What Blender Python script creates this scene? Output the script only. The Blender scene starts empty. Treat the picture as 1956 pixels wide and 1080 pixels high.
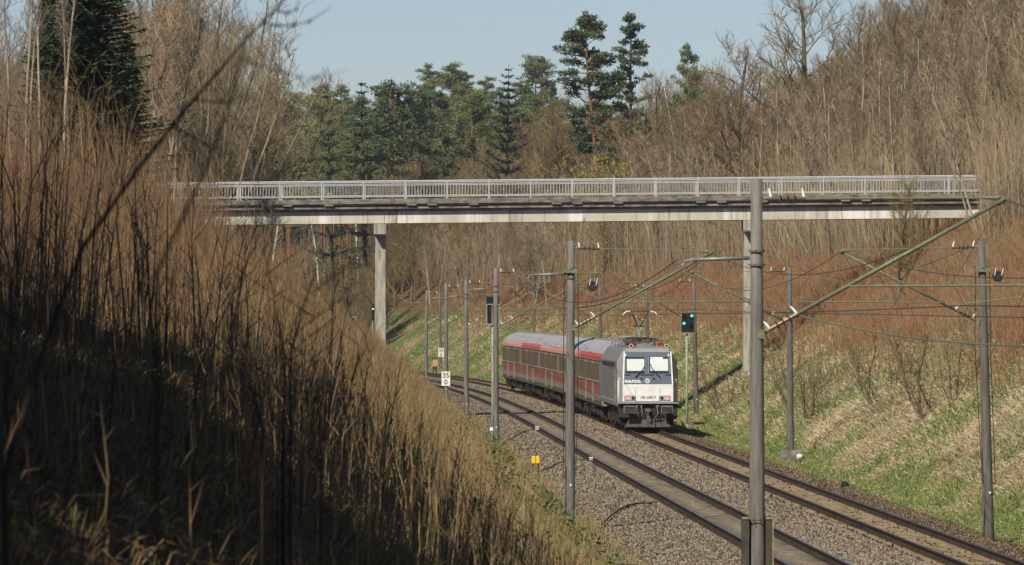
import bpy, math, random
import numpy as np
from mathutils import Vector, Matrix

random.seed(7)
rng = np.random.default_rng(11)
scene = bpy.context.scene
COL = scene.collection

# ------------------------------------------------------------------ camera, sky, sun, exposure
F, EYE, HZ, CX = 10870.0, 6.25, 590.0, 978.0      # focal length and horizon of the 1956 px wide view
cam_d = bpy.data.cameras.new('camera')
cam = bpy.data.objects.new('camera', cam_d); COL.objects.link(cam)
cam.location = (0, 0, EYE); cam.rotation_euler = (math.radians(90), 0, 0)
cam_d.sensor_width = 36.0; cam_d.lens = F / 1956 * 36
cam_d.shift_y = (HZ - 540) / 1956
cam_d.clip_start = 0.5; cam_d.clip_end = 6000
cam_d.dof.use_dof = True; cam_d.dof.focus_distance = 300; cam_d.dof.aperture_fstop = 10
scene.camera = cam
SUN_DIR = Vector((0.55, 0.97, -1.0)).normalized()  # the way the light travels
elev = math.asin(-SUN_DIR.z); azi = math.atan2(-SUN_DIR.x, -SUN_DIR.y)
w = bpy.data.worlds.new('World'); scene.world = w; w.use_nodes = True
nt = w.node_tree; nt.nodes.clear()
sky = nt.nodes.new('ShaderNodeTexSky'); sky.sky_type = 'NISHITA'; sky.sun_disc = False
sky.sun_elevation = elev; sky.sun_rotation = azi % (2 * math.pi)
sky.air_density = 1.0; sky.dust_density = 0.25; sky.ozone_density = 4.0; sky.altitude = 100
bg = nt.nodes.new('ShaderNodeBackground'); bg.inputs['Strength'].default_value = 0.09
wo = nt.nodes.new('ShaderNodeOutputWorld')
tint = nt.nodes.new('ShaderNodeMix'); tint.data_type = 'RGBA'; tint.blend_type = 'MULTIPLY'; tint.inputs[0].default_value = 1.0
tint.inputs[7].default_value = (0.67, 0.67, 0.76, 1)
nt.links.new(sky.outputs[0], tint.inputs[6]); nt.links.new(tint.outputs[2], bg.inputs['Color']); nt.links.new(bg.outputs[0], wo.inputs['Surface'])
sun_d = bpy.data.lights.new('sun', 'SUN'); sun_d.energy = 4.4; sun_d.angle = math.radians(0.5)
sun_d.color = (1.0, 0.90, 0.73)
sun = bpy.data.objects.new('sun', sun_d); COL.objects.link(sun)
sun.rotation_euler = SUN_DIR.to_track_quat('-Z', 'Y').to_euler(); sun.location = (-60, -60, 90)
scene.view_settings.view_transform = 'Standard'; scene.view_settings.look = 'None'
scene.view_settings.exposure = 0.30; scene.view_settings.gamma = 1.0
scene.render.film_transparent = False
scene.cycles.max_bounces = 6; scene.cycles.diffuse_bounces = 3; scene.cycles.glossy_bounces = 3
scene.cycles.transmission_bounces = 4; scene.cycles.use_denoising = True
scene.cycles.sample_clamp_indirect = 4.0

# ------------------------------------------------------------------ helpers
def P(x, y, d):
    """The world point seen at pixel (x, y) of the 1956 x 1080 photograph, d metres away."""
    return Vector(((x - CX) / F * d, d, EYE - (y - HZ) / F * d))

def tag(o, label=None, cat=None, group=None, kind=None):
    if label: o['label'] = label
    if cat: o['category'] = cat
    if group: o['group'] = group
    if kind: o['kind'] = kind
    return o

def empty(name, loc=(0, 0, 0), rz=0.0, parent=None):
    o = bpy.data.objects.new(name, None); COL.objects.link(o)
    o.location = loc; o.rotation_euler = (0, 0, rz); o.empty_display_size = 0.3
    if parent is not None: o.parent = parent
    return o

def copy_tree(o, parent=None):
    c = o.copy(); COL.objects.link(c)
    if parent is not None: c.parent = parent
    for ch in list(o.children): copy_tree(ch, c)
    return c

class MB:
    """Collects shapes and links them as ONE mesh object."""
    def __init__(s): s.v = []; s.f = []; s.m = []; s.c = []; s.col = (1, 1, 1)
    def _add(s, vs, fs, mi=0):
        b = len(s.v); s.v += [tuple(p) for p in vs]
        s.c += [s.col] * len(vs)
        s.f += [tuple(b + i for i in q) for q in fs]; s.m += [mi] * len(fs)
    def box(s, c, d, rot=None, mi=0, taper=None):
        x, y, z = d[0] / 2, d[1] / 2, d[2] / 2
        t = taper or (1, 1)
        vs = [Vector((a * x * (t[0] if k > 0 else 1), b * y * (t[1] if k > 0 else 1), k * z)) for k in (-1, 1) for b in (-1, 1) for a in (-1, 1)]
        if rot is not None: vs = [rot @ p for p in vs]
        c = Vector(c)
        s._add([p + c for p in vs], [(0, 2, 3, 1), (4, 5, 7, 6), (0, 1, 5, 4), (2, 6, 7, 3), (0, 4, 6, 2), (1, 3, 7, 5)], mi)
    def hexa(s, eight, mi=0):
        s._add(eight, [(0, 3, 2, 1), (4, 5, 6, 7), (0, 1, 5, 4), (1, 2, 6, 5), (2, 3, 7, 6), (3, 0, 4, 7)], mi)
    def tube(s, pts, rad, n=6, mi=0, cap=True):
        pts = [Vector(p) for p in pts]; k = len(pts)
        if not hasattr(rad, '__len__'): rad = [rad] * k
        vs = []; ref = None
        for i, p in enumerate(pts):
            t = (pts[min(i + 1, k - 1)] - pts[max(i - 1, 0)])
            t = t.normalized() if t.length > 1e-9 else Vector((0, 0, 1))
            if ref is None: ref = Vector((1, 0, 0)) if abs(t.x) < 0.8 else Vector((0, 1, 0))
            a = (ref - t * ref.dot(t)).normalized(); b = t.cross(a); ref = a
            for j in range(n):
                q = 2 * math.pi * j / n
                vs.append(p + (a * math.cos(q) + b * math.sin(q)) * rad[i])
        fs = [(i * n + j, i * n + (j + 1) % n, (i + 1) * n + (j + 1) % n, (i + 1) * n + j) for i in range(k - 1) for j in range(n)]
        if cap: fs += [tuple(range(n - 1, -1, -1)), tuple((k - 1) * n + j for j in range(n))]
        s._add(vs, fs, mi)
    def twig(s, p, q, r):
        """A tapering three-sided spike."""
        t = (q - p).normalized()
        a = t.orthogonal().normalized() * r; b = t.cross(a)
        s._add([p + a, p - a * 0.5 + b * 0.866, p - a * 0.5 - b * 0.866, q], [(0, 1, 3), (1, 2, 3), (2, 0, 3)])
    def disc_stack(s, p, q, r, n, thick=0.5, sides=10, mi=0):
        p, q = Vector(p), Vector(q)
        d = (q - p) / n
        for i in range(n):
            a = p + d * (i + 0.5 - thick / 2); b = p + d * (i + 0.5 + thick / 2)
            s.tube([a, (a + b) / 2, b], [r * 0.55, r, r * 0.7], sides, mi)
    def sweep(s, sect, ys, mi=0, closed=True, end=True, fx=None):
        """Section [(x, z)] swept through ys; fx(y) -> x, z offset."""
        n = len(sect); vs = []
        for y in ys:
            ox, oz = fx(y) if fx else (0, 0)
            vs += [(x + ox, y, z + oz) for x, z in sect]
        m = n if closed else n - 1
        fs = [(i * n + j, i * n + (j + 1) % n, (i + 1) * n + (j + 1) % n, (i + 1) * n + j) for i in range(len(ys) - 1) for j in range(m)]
        if closed and end: fs += [tuple(range(n)), tuple((len(ys) - 1) * n + j for j in range(n - 1, -1, -1))]
        s._add(vs, fs, mi)
    def build(s, name, mats, parent=None, loc=None, smooth=False, colors=False, bevel=0):
        me = bpy.data.meshes.new(name); me.from_pydata(s.v, [], s.f)
        mats = mats if isinstance(mats, (list, tuple)) else [mats]
        for m in mats: me.materials.append(m)
        if len(mats) > 1: me.polygons.foreach_set('material_index', s.m)
        if smooth: me.polygons.foreach_set('use_smooth', [True] * len(s.f))
        if colors:
            at = me.color_attributes.new('tint', 'FLOAT_COLOR', 'POINT')
            at.data.foreach_set('color', np.c_[np.array(s.c, dtype=np.float32), np.ones(len(s.c), np.float32)].ravel())
        me.update()
        o = bpy.data.objects.new(name, me); COL.objects.link(o)
        if parent is not None: o.parent = parent
        if loc is not None: o.location = loc
        if bevel:
            b = o.modifiers.new('bevel', 'BEVEL'); b.width = bevel; b.segments = 2; b.limit_method = 'ANGLE'
        return o

def big_mesh(name, V, T, mat, C=None, quads=False, smooth=False):
    """A large mesh from numpy arrays; T holds triangles (or quads)."""
    k = 4 if quads else 3
    me = bpy.data.meshes.new(name)
    me.vertices.add(len(V)); me.vertices.foreach_set('co', np.ascontiguousarray(V, dtype=np.float32).ravel())
    me.loops.add(T.size); me.loops.foreach_set('vertex_index', np.ascontiguousarray(T, dtype=np.int32).ravel())
    me.polygons.add(len(T)); me.polygons.foreach_set('loop_start', np.arange(0, T.size, k, dtype=np.int32))
    if smooth: me.polygons.foreach_set('use_smooth', np.ones(len(T), dtype=bool))
    if C is not None:
        at = me.color_attributes.new('tint', 'FLOAT_COLOR', 'POINT')
        at.data.foreach_set('color', np.c_[C, np.ones(len(C))].astype(np.float32).ravel())
    me.materials.append(mat); me.update(calc_edges=True); me.validate()
    o = bpy.data.objects.new(name, me); COL.objects.link(o)
    return o

def vnoise(x, y, seed=0):
    """Smooth value noise in 0..1 on numpy arrays."""
    x = np.asarray(x, float); y = np.asarray(y, float)
    xi = np.floor(x).astype(np.int64); yi = np.floor(y).astype(np.int64)
    fx = x - xi; fy = y - yi
    fx = fx * fx * (3 - 2 * fx); fy = fy * fy * (3 - 2 * fy)
    def h(a, b):
        n = (a * 374761393 + b * 668265263 + seed * 982451653) & 0x7fffffff
        n = ((n ^ (n >> 13)) * 1274126177) & 0x7fffffff
        return ((n ^ (n >> 16)) & 0xffff) / 65535.0
    return (h(xi, yi) * (1 - fx) + h(xi + 1, yi) * fx) * (1 - fy) + (h(xi, yi + 1) * (1 - fx) + h(xi + 1, yi + 1) * fx) * fy

def fbm(x, y, seed=0, o=3):
    r = 0; a = 0.5; t = 0
    for i in range(o):
        r = r + a * vnoise(np.asarray(x) * 2 ** i, np.asarray(y) * 2 ** i, seed + i); t += a; a *= 0.5
    return r / t

# ------------------------------------------------------------------ materials
def mat(name, col, rough=0.8, metal=0.0, var=0.0, scale=3.0, stretch=(1, 1, 1), col2=None, bump=0.0, bscale=30.0, attr=False, spec=0.3, detail=6.0, trans=0.0):
    m = bpy.data.materials.new(name); m.use_nodes = True
    N = m.node_tree.nodes; L = m.node_tree.links
    b = N['Principled BSDF']
    b.inputs['Roughness'].default_value = rough; b.inputs['Metallic'].default_value = metal
    b.inputs['Specular IOR Level'].default_value = spec
    b.inputs['Base Color'].default_value = (*col, 1)
    tc = N.new('ShaderNodeTexCoord'); src = None
    if attr:
        a = N.new('ShaderNodeAttribute'); a.attribute_name = 'tint'; src = a.outputs['Color']
    if var > 0 or col2 is not None:
        mp = N.new('ShaderNodeMapping'); mp.inputs['Scale'].default_value = stretch
        L.new(tc.outputs['Object'], mp.inputs['Vector'])
        nz = N.new('ShaderNodeTexNoise'); nz.inputs['Scale'].default_value = scale; nz.inputs['Detail'].default_value = detail
        nz.inputs['Roughness'].default_value = 0.65
        L.new(mp.outputs[0], nz.inputs['Vector'])
        r = N.new('ShaderNodeValToRGB'); L.new(nz.outputs['Fac'], r.inputs['Fac'])
        r.color_ramp.elements[0].position = 0.36; r.color_ramp.elements[1].position = 0.64
        c2 = col2 if col2 is not None else col
        d = (1 - var)
        if attr:
            r.color_ramp.elements[0].color = (d, d, d, 1); r.color_ramp.elements[1].color = (2 - d, 2 - d, 2 - d, 1)
            mx = N.new('ShaderNodeMix'); mx.data_type = 'RGBA'; mx.blend_type = 'MULTIPLY'; mx.inputs[0].default_value = 1
            L.new(src, mx.inputs[6]); L.new(r.outputs[0], mx.inputs[7]); src = mx.outputs[2]
        else:
            r.color_ramp.elements[0].color = (*[c * d for c in col], 1)
            r.color_ramp.elements[1].color = (*[min(1, c * (2 - d)) for c in c2], 1)
            src = r.outputs[0]
    if src is not None: L.new(src, b.inputs['Base Color'])
    if bump > 0:
        n2 = N.new('ShaderNodeTexNoise'); n2.inputs['Scale'].default_value = bscale; n2.inputs['Detail'].default_value = 5
        L.new(tc.outputs['Object'], n2.inputs['Vector'])
        bp = N.new('ShaderNodeBump'); bp.inputs['Strength'].default_value = bump; bp.inputs['Distance'].default_value = 0.05
        L.new(n2.outputs['Fac'], bp.inputs['Height']); L.new(bp.outputs[0], b.inputs['Normal'])
    return m

def emis(name, col, strength):
    m = mat(name, col, 0.3)
    b = m.node_tree.nodes['Principled BSDF']
    b.inputs['Emission Color'].default_value = (*col, 1); b.inputs['Emission Strength'].default_value = strength
    return m

M = {}
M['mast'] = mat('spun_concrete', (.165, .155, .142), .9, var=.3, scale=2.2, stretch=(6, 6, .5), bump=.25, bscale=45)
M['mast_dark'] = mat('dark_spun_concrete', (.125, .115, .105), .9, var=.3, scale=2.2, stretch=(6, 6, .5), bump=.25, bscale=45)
M['green'] = mat('green_painted_steel', (.145, .16, .10), .55, var=.25, scale=9, spec=.4)
M['steel'] = mat('galvanised_steel', (.25, .25, .24), .5, .4, var=.2, scale=12)
M['rust'] = mat('rusty_iron', (.07, .04, .026), .9, var=.4, scale=18, bump=.3)
M['brown_glaze'] = mat('insulator_glaze', (.11, .085, .06), .35, var=.2, scale=20)
M['white'] = mat('white_paint', (.78, .78, .76), .5, var=.06, scale=8)
M['white_horn'] = mat('white_bird_guard', (.85, .85, .85), .5)
M['black'] = mat('black_paint', (.012, .014, .018), .5, var=.2, scale=6)
M['darkgrey'] = mat('dark_grey_dirt', (.03, .029, .028), .8, var=.4, scale=4)
M['wire'] = mat('weathered_copper', (.07, .07, .05), .6, .3)
M['cable'] = mat('black_cable', (.015, .015, .016), .7)
M['conc'] = mat('weathered_concrete', (.20, .19, .165), .95, var=.35, scale=.9, stretch=(1, 1, 1.6), bump=.3, bscale=14)
M['conc_dark'] = mat('mossy_concrete', (.18, .165, .14), .95, var=.55, scale=1.6, stretch=(1, 1, 2), bump=.4, bscale=10)
M['pale_stone'] = mat('pale_concrete', (.34, .32, .27), .95, var=.35, scale=2.2, stretch=(2.5, 2.5, .35), bump=.2, bscale=14)
M['galv'] = mat('white_railing_paint', (.42, .43, .44), .45, var=.1, scale=5)
M['yellow'] = mat('yellow_plastic', (.80, .52, .01), .45, var=.08, scale=6)
M['wood'] = mat('pale_timber', (.30, .22, .10), .8, var=.25, scale=12)
M['board'] = mat('tarred_board', (.055, .055, .042), .8, var=.35, scale=5)
# ------------------------------------------------------------------ the line and the ground
C3 = 1.26e-6
def XR(Y):
    """Axis of the right-hand track."""
    Y = np.asarray(Y, float)
    t = np.clip(Y - 300, 0, 220)
    x = 6.6 - 0.033 * (Y - 300) - C3 / 3 * t ** 3
    u = np.clip(Y - 520, 0, 360)
    x = x - (C3 * 220 ** 2) * u - 0.5 * (2 * C3 * 220) * u ** 2
    v = np.clip(Y - 880, 0, None)
    return x - (C3 * 220 ** 2 + 2 * C3 * 220 * 360) * v
GAP = 4.4
def mid(Y): return XR(Y) - GAP / 2
def toe_l(Y): return -np.clip(8.2 - 0.0065 * np.asarray(Y, float), 6.2, 8.2)
TOE_R = 6.7
def ground(X, Y):
    X = np.asarray(X, float); Y = np.asarray(Y, float)
    s = X - mid(Y)
    r = np.clip(s - TOE_R, 0, None)
    hill = .34 - .24 * np.clip((Y - 470) / 130, 0, 1)
    zr = 0.70 * np.clip(r, 0, 19.5) + hill * np.clip(r - 19.5, 0, 50) + 0.05 * np.clip(r - 69.5, 0, 400)
    l = np.clip(toe_l(Y) - s, 0, None)
    cap = 8.8 + 9.5 * np.clip((Y - 70) / 170, 0, 1)
    lc = np.clip(.5 - .5 * (l - cap) / 4, 0, 1); lc = l * lc + cap * (1 - lc) - 4 * lc * (1 - lc) * .5
    zl = 0.70 * np.where(l > 0, np.maximum(lc, 0), 0) + 0.12 * np.clip(l - cap, 0, 200)
    n = (fbm(X * .25, Y * .12, 3) - .5) * 0.9 * np.clip((np.abs(s) - 7.5) / 3, 0, 1) + (fbm(X * .9, Y * .7, 9) - .5) * 0.35 * np.clip((np.abs(s) - 7) / 2, 0, 1)
    far = 13 * np.clip((Y - 800) / 180, 0, 1) * np.clip((s - 8) / 40, 0, 1) + 10 * np.clip((Y - 640) / 200, 0, 1) * np.clip((-s - 20) / 30, 0, 1)
    big = far + (fbm(X * .02, Y * .015, 5) - .5) * 5 * np.clip((np.abs(s) - 35) / 30, 0, 1)
    return -0.42 + zr + zl + n + big

M['ground'] = mat('hillside_soil', (.1, .1, .1), 1.0, attr=True, var=.45, scale=1.1, bump=.8, bscale=5, spec=.05)
def build_ground():
    ys = np.r_[np.arange(-200, -30, 20), np.arange(-30, 130, 3.0), np.arange(130, 640, 2.0), np.arange(640, 1000, 6), np.arange(1000, 2601, 100)]
    ss = np.r_[-1500, -800, -400, -250, -160, -110, -80, np.arange(-60, -28, 3), np.arange(-28, 28, .7), np.arange(28, 64, 3), 80, 110, 160, 250, 400, 800, 1500]
    Y, S = np.meshgrid(ys, ss, indexing='ij')
    X = S + mid(np.clip(Y, -200, 1000))
    Z = ground(X, np.clip(Y, -200, 1000))
    s = S
    n = fbm(X * .35, Y * .16, 21); n2 = fbm(X * .12, Y * .08, 31)
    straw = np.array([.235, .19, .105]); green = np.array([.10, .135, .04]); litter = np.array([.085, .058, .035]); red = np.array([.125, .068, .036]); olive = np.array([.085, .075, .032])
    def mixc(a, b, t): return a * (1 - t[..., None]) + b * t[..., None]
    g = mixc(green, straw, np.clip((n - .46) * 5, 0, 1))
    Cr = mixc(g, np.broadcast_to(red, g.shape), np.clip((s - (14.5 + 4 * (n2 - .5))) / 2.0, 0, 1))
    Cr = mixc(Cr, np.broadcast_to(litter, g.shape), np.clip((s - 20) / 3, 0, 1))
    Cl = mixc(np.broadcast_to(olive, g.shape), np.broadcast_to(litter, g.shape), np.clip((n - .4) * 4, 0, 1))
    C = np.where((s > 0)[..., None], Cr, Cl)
    a, b = Y.shape
    idx = np.arange(a * b).reshape(a, b)
    T = np.stack([idx[:-1, :-1], idx[:-1, 1:], idx[1:, 1:], idx[1:, :-1]], -1).reshape(-1, 4)
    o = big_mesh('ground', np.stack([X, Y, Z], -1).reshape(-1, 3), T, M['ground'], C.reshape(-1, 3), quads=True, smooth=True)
    return tag(o, kind='structure')
build_ground()

# ballast bed, one swept sheet with its own colours across
def gravel_mat():
    m = mat('railway_ballast', (.2, .2, .2), .95, attr=True, spec=.1)
    N = m.node_tree.nodes; L = m.node_tree.links; b = N['Principled BSDF']
    tc = N.new('ShaderNodeTexCoord')
    v = N.new('ShaderNodeTexVoronoi'); v.inputs['Scale'].default_value = 13
    L.new(tc.outputs['Object'], v.inputs['Vector'])
    sep = N.new('ShaderNodeSeparateColor'); L.new(v.outputs['Color'], sep.inputs[0])
    mr = N.new('ShaderNodeMapRange'); mr.inputs['To Min'].default_value = .45; mr.inputs['To Max'].default_value = 1.6
    L.new(sep.outputs[0], mr.inputs['Value'])
    mx = N.new('ShaderNodeMix'); mx.data_type = 'RGBA'; mx.blend_type = 'MULTIPLY'; mx.inputs[0].default_value = 1
    src = b.inputs['Base Color'].links[0].from_socket
    L.new(src, mx.inputs[6]); L.new(mr.outputs[0], mx.inputs[7]); L.new(mx.outputs[2], b.inputs['Base Color'])
    bp = N.new('ShaderNodeBump'); bp.inputs['Strength'].default_value = .9; bp.inputs['Distance'].default_value = .06; bp.invert = True
    L.new(v.outputs['Distance'], bp.inputs['Height']); L.new(bp.outputs[0], b.inputs['Normal'])
    return m
M['ballast'] = gravel_mat()
grey, dark, tan, brown = (.15, .125, .092), (.088, .077, .06), (.28, .22, .14), (.14, .10, .066)
PROF = [(-9, -.75, grey), (-7, -.36, grey), (-5.5, -.27, grey), (-4.2, -.22, grey), (-3.5, -.2, grey), (-2.98, -.19, dark), (-2.6, -.185, dark), (-2.25, -.18, tan),
        (-2.05, -.18, tan), (-1.7, -.185, dark), (-1.42, -.19, dark), (-.9, -.19, dark), (-.6, -.17, grey), (0, -.13, grey), (.6, -.15, grey), (.85, -.2, grey), (1.4, -.22, grey),
        (3.0, -.22, dark), (3.3, -.2, dark), (4.1, -.2, brown), (4.7, -.36, brown), (6.0, -.56, brown), (6.9, -.72, brown)]
ys = np.r_[np.arange(-200, 130, 10), np.arange(130, 560, 1.0), np.arange(560, 1000, 6)]
pc = np.array([p[:2] for p in PROF]); pcol = np.array([p[2] for p in PROF])
Yg, Kg = np.meshgrid(ys, np.arange(len(PROF)), indexing='ij')
Sg = pc[Kg, 0] + (fbm(Yg * .6, Kg * 1.0, 2) - .5) * np.where((Kg == 0) | (Kg > 20), .6, .12)
Xg = Sg + mid(Yg); Zg = pc[Kg, 1] + (fbm(Yg * .9, Kg * .9, 8) - .5) * .06
Cg = pcol[Kg] * (0.8 + .4 * fbm(Yg * .3, Kg * .7, 12))[..., None]
idx = np.arange(Yg.size).reshape(Yg.shape)
T = np.stack([idx[:-1, :-1], idx[:-1, 1:], idx[1:, 1:], idx[1:, :-1]], -1).reshape(-1, 4)
tag(big_mesh('ballast_bed', np.stack([Xg, Yg, Zg], -1).reshape(-1, 3), T, M['ballast'], Cg.reshape(-1, 3), quads=True, smooth=True), kind='structure')
# brown sand packed between and beside the rails of the right-hand track
M['sand'] = mat('brown_brake_sand', (.265, .20, .118), .95, var=.3, scale=1.5, stretch=(2, .5, 1), bump=.5, bscale=18, spec=.1)
sand = MB()
ysd = list(np.arange(-50, 560, 2.0))
sand.sweep([(-1.5, -.185), (-.8, -.165), (.68, -.165)], ysd, closed=False, fx=lambda y: (float(XR(y)) + .10 * math.sin(y * .9) * .4, 0))
tag(sand.build('track_sand', M['sand'], smooth=True), kind='structure')

# loose stones lying on the ballast
def stones(n, y0, y1, name):
    Y = 1 / rng.uniform(1 / y1, 1 / y0, n)
    S = np.where(rng.random(n) < .45, rng.uniform(-7.2, -3.2, n), np.where(rng.random(n) < .62, rng.uniform(-1.2, .9, n), rng.uniform(3.2, 6.0, n)))
    S = np.where(rng.random(n) < .012, rng.uniform(.9, 2.9, n), S)
    keep = rng.random(n) < .99
    Y, S = Y[keep], S[keep]; n = len(Y)
    z = np.interp(S, pc[:, 0], pc[:, 1]) + .045 * ((S > .88) & (S < 2.92))
    r = rng.uniform(.02, .05, n) * (1 + .25 * (Y > 200))
    base = np.array([[1, 0, 0], [0, 1, 0], [-1, 0, 0], [0, -1, 0], [0, 0, 1], [0, 0, -.6]])
    V = base[None] * (r[:, None, None] * rng.uniform(.6, 1.4, (n, 6, 1)))
    a = rng.uniform(0, 6.28, n); ca, sa = np.cos(a), np.sin(a)
    x = V[..., 0] * ca[:, None] - V[..., 1] * sa[:, None]; y = V[..., 0] * sa[:, None] + V[..., 1] * ca[:, None]
    V = np.stack([x + (S + mid(Y))[:, None], y + Y[:, None], V[..., 2] + (z + .012)[:, None]], -1).reshape(-1, 3)
    t = np.array([[0, 1, 4], [1, 2, 4], [2, 3, 4], [3, 0, 4], [1, 0, 5], [2, 1, 5], [3, 2, 5], [0, 3, 5]])
    T = (np.arange(n)[:, None, None] * 6 + t[None]).reshape(-1, 3)
    c = np.array([.185, .155, .115])[None] * rng.uniform(.25, 1.9, (n, 1)) * rng.uniform(.93, 1.07, (n, 3))
    c = np.where((S > 3)[:, None], c * np.array([.7, .62, .55]), c); c = np.where(((S > .88) & (S < 2.92))[:, None], c * .3, c)
    o = big_mesh(name, V, T, M['tint'], np.repeat(c, 6, 0))
    return tag(o, 'loose grey and brown ballast stones lying beside the rails', 'gravel', kind='stuff')
M['tint'] = mat('tinted_plain', (.2, .2, .2), .95, attr=True, spec=.08)
stones(90000, 115, 480, 'gravel')

# tracks
M['rail_side'] = mat('brown_rail_web', (.042, .028, .021), .8, var=.3, scale=6, stretch=(1, .4, 1))
M['rail_top'] = mat('polished_rail_head', (.22, .22, .225), .42, .8, var=.2, scale=4, stretch=(1, .1, 1))
M['rail_dull'] = mat('dull_rail_head', (.09, .07, .055), .5, .4, var=.2, scale=4, stretch=(1, .1, 1))
M['sleeper'] = mat('dusty_concrete_sleeper', (.17, .145, .115), .95, var=.3, scale=3)
ysr = list(np.r_[np.arange(-50, 130, 10.), np.arange(130, 600, 3.), np.arange(600, 1000, 10.)])
def track(name, off, label, top):
    root = tag(empty(name, (float(XR(130)) + off, 130, 0)), label, 'railway track')
    base = root.location
    for sd in (-1, 1):
        m = MB()
        fx = lambda y: (float(XR(y)) + off + sd * .752, 0)
        m.sweep([(-.036, -.004), (-.036, -.045), (-.011, -.06), (-.011, -.145), (-.075, -.165), (-.075, -.178), (.075, -.178), (.075, -.165), (.011, -.145), (.011, -.06), (.036, -.045), (.036, -.004)], ysr, 0, fx=fx)
        m.sweep([(-.034, -.0045), (-.03, 0), (.03, 0), (.034, -.0045)], ysr, 1, fx=fx)
        o = m.build('rail', [M['rail_side'], top], root); o.matrix_parent_inverse = Matrix.Translation(-base)
    def sleeper_at(m, y):
        x = float(XR(y)) + off
        m.box((x, y, -.245), (2.5, .2, .14))
        for sd in (-1, 1):
            m.box((x + sd * .752, y, -.196), (.62, .26, .03), mi=0)
            for e in (-1, 1):
                m.box((x + sd * .752 + e * .145, y, -.155), (.13, .17, .06), mi=1)
                m.box((x + sd * .752 + e * .13, y, -.10), (.06, .15, .07), mi=1)
                m.tube([(x + sd * .752 + e * .15, y, -.14), (x + sd * .752 + e * .15, y, -.085)], .026, 6, 1)
    proto = None
    sp = np.arange(132, 560, .65)
    for y in sp[:100]:
        m = MB(); sleeper_at(m, y)
        o = m.build('sleeper', [M['sleeper'], M['rail_side']], root); o.matrix_parent_inverse = Matrix.Translation(-base)
    m = MB()
    for y in sp[100:]: sleeper_at(m, y)
    o = m.build('sleeper_row', [M['sleeper'], M['rail_side']], root); o.matrix_parent_inverse = Matrix.Translation(-base); o['kind'] = 'stuff'
    return root
track('railway_track', 0.0, 'railway track with brown sand between its rails, the one the train stands on', M['rail_dull'])
track('railway_track', -GAP, 'empty railway track with shiny rail heads and dark ballast, nearer the concrete masts', M['rail_top'])
# ------------------------------------------------------------------ the bridge over the cutting
BY = 336.0
BX0, BX1 = -25.5, 32.0
def bz(X, z0): return z0 + (X + 7.8) * .0094          # the deck climbs slightly to one side
bridge = tag(empty('footbridge', (0, BY, 0)), 'long narrow concrete bridge with white railings spanning the railway cutting', 'bridge')
def slab(m, x0, x1, y0, y1, z0, z1, mi=0):
    m.hexa([(x0, y0, bz(x0, z0)), (x1, y0, bz(x1, z0)), (x1, y1, bz(x1, z0)), (x0, y1, bz(x0, z0)),
            (x0, y0, bz(x0, z1)), (x1, y0, bz(x1, z1)), (x1, y1, bz(x1, z1)), (x0, y1, bz(x0, z1))], mi)
BW = 3.6
m = MB(); slab(m, BX0, BX1, .35, BW - .35, 12.03, 12.32); slab(m, BX0, BX1, .18, BW - .18, 12.15, 12.33)
m.build('deck_slab', M['conc_dark'], bridge)
m = MB()
for y0 in (0, BW - .42): slab(m, BX0, BX1, y0, y0 + .42, 12.43, 12.73)
m.build('kerb_beam', M['conc_dark'], bridge, bevel=.02)
m = MB(); slab(m, BX0, BX1, .43, BW - .43, 12.335, 12.55); m.build('walkway', M['conc'], bridge)
m = MB()
for y in (.1, .24): m.tube([(x, y, bz(x, 12.385)) for x in np.linspace(BX0, BX1, 30)], .035, 6)
m.build('cable_duct', M['steel'], bridge)
for i, x in enumerate(np.arange(BX0 + 1, BX1, 1.22)):
    if i % 7 in (1, 2, 4): m = MB(); slab(m, x, x + .55, .02, .3, 12.335, 12.428); m.build('duct_bracket', M['conc'], bridge)
# bright girder web: white lime runs, rust and grey weathering in the concrete itself
def girder_mat():
    g = mat('stained_girder_concrete', (.5, .48, .42), .9, bump=.15, bscale=9)
    N = g.node_tree.nodes; L = g.node_tree.links; b = N['Principled BSDF']
    tc = N.new('ShaderNodeTexCoord')
    def ramp(scale, stretch, stops):
        mp = N.new('ShaderNodeMapping'); mp.inputs['Scale'].default_value = stretch
        nz = N.new('ShaderNodeTexNoise'); nz.inputs['Scale'].default_value = scale; nz.inputs['Detail'].default_value = 7; nz.inputs['Roughness'].default_value = .7
        r = N.new('ShaderNodeValToRGB')
        L.new(tc.outputs['Object'], mp.inputs[0]); L.new(mp.outputs[0], nz.inputs['Vector']); L.new(nz.outputs['Fac'], r.inputs['Fac'])
        r.color_ramp.elements[0].position = stops[0]; r.color_ramp.elements[1].position = stops[1]
        r.color_ramp.elements[0].color = (0, 0, 0, 1); r.color_ramp.elements[1].color = (1, 1, 1, 1)
        return r.outputs[0]
    def mix(fac, a, c):
        x = N.new('ShaderNodeMix'); x.data_type = 'RGBA'; L.new(fac, x.inputs[0])
        if isinstance(a, tuple): x.inputs[6].default_value = (*a, 1)
        else: L.new(a, x.inputs[6])
        x.inputs[7].default_value = (*c, 1); return x.outputs[2]
    c = mix(ramp(.7, (1, 1, 1.2), (.35, .7)), (.54, .52, .45), (.43, .41, .34))
    c = mix(ramp(.42, (1, 1, .03), (.50, .60)), c, (.76, .71, .68))
    c = mix(ramp(1.7, (1, 1, .02), (.54, .68)), c, (.22, .22, .19))
    c = mix(ramp(1.1, (1.1, 1, .1), (.60, .66)), c, (.30, .19, .10))
    L.new(c, b.inputs['Base Color']); return g
M['girder'] = girder_mat()
joints = [-19.0, -7.55, 13.85, 31.0]
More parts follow.
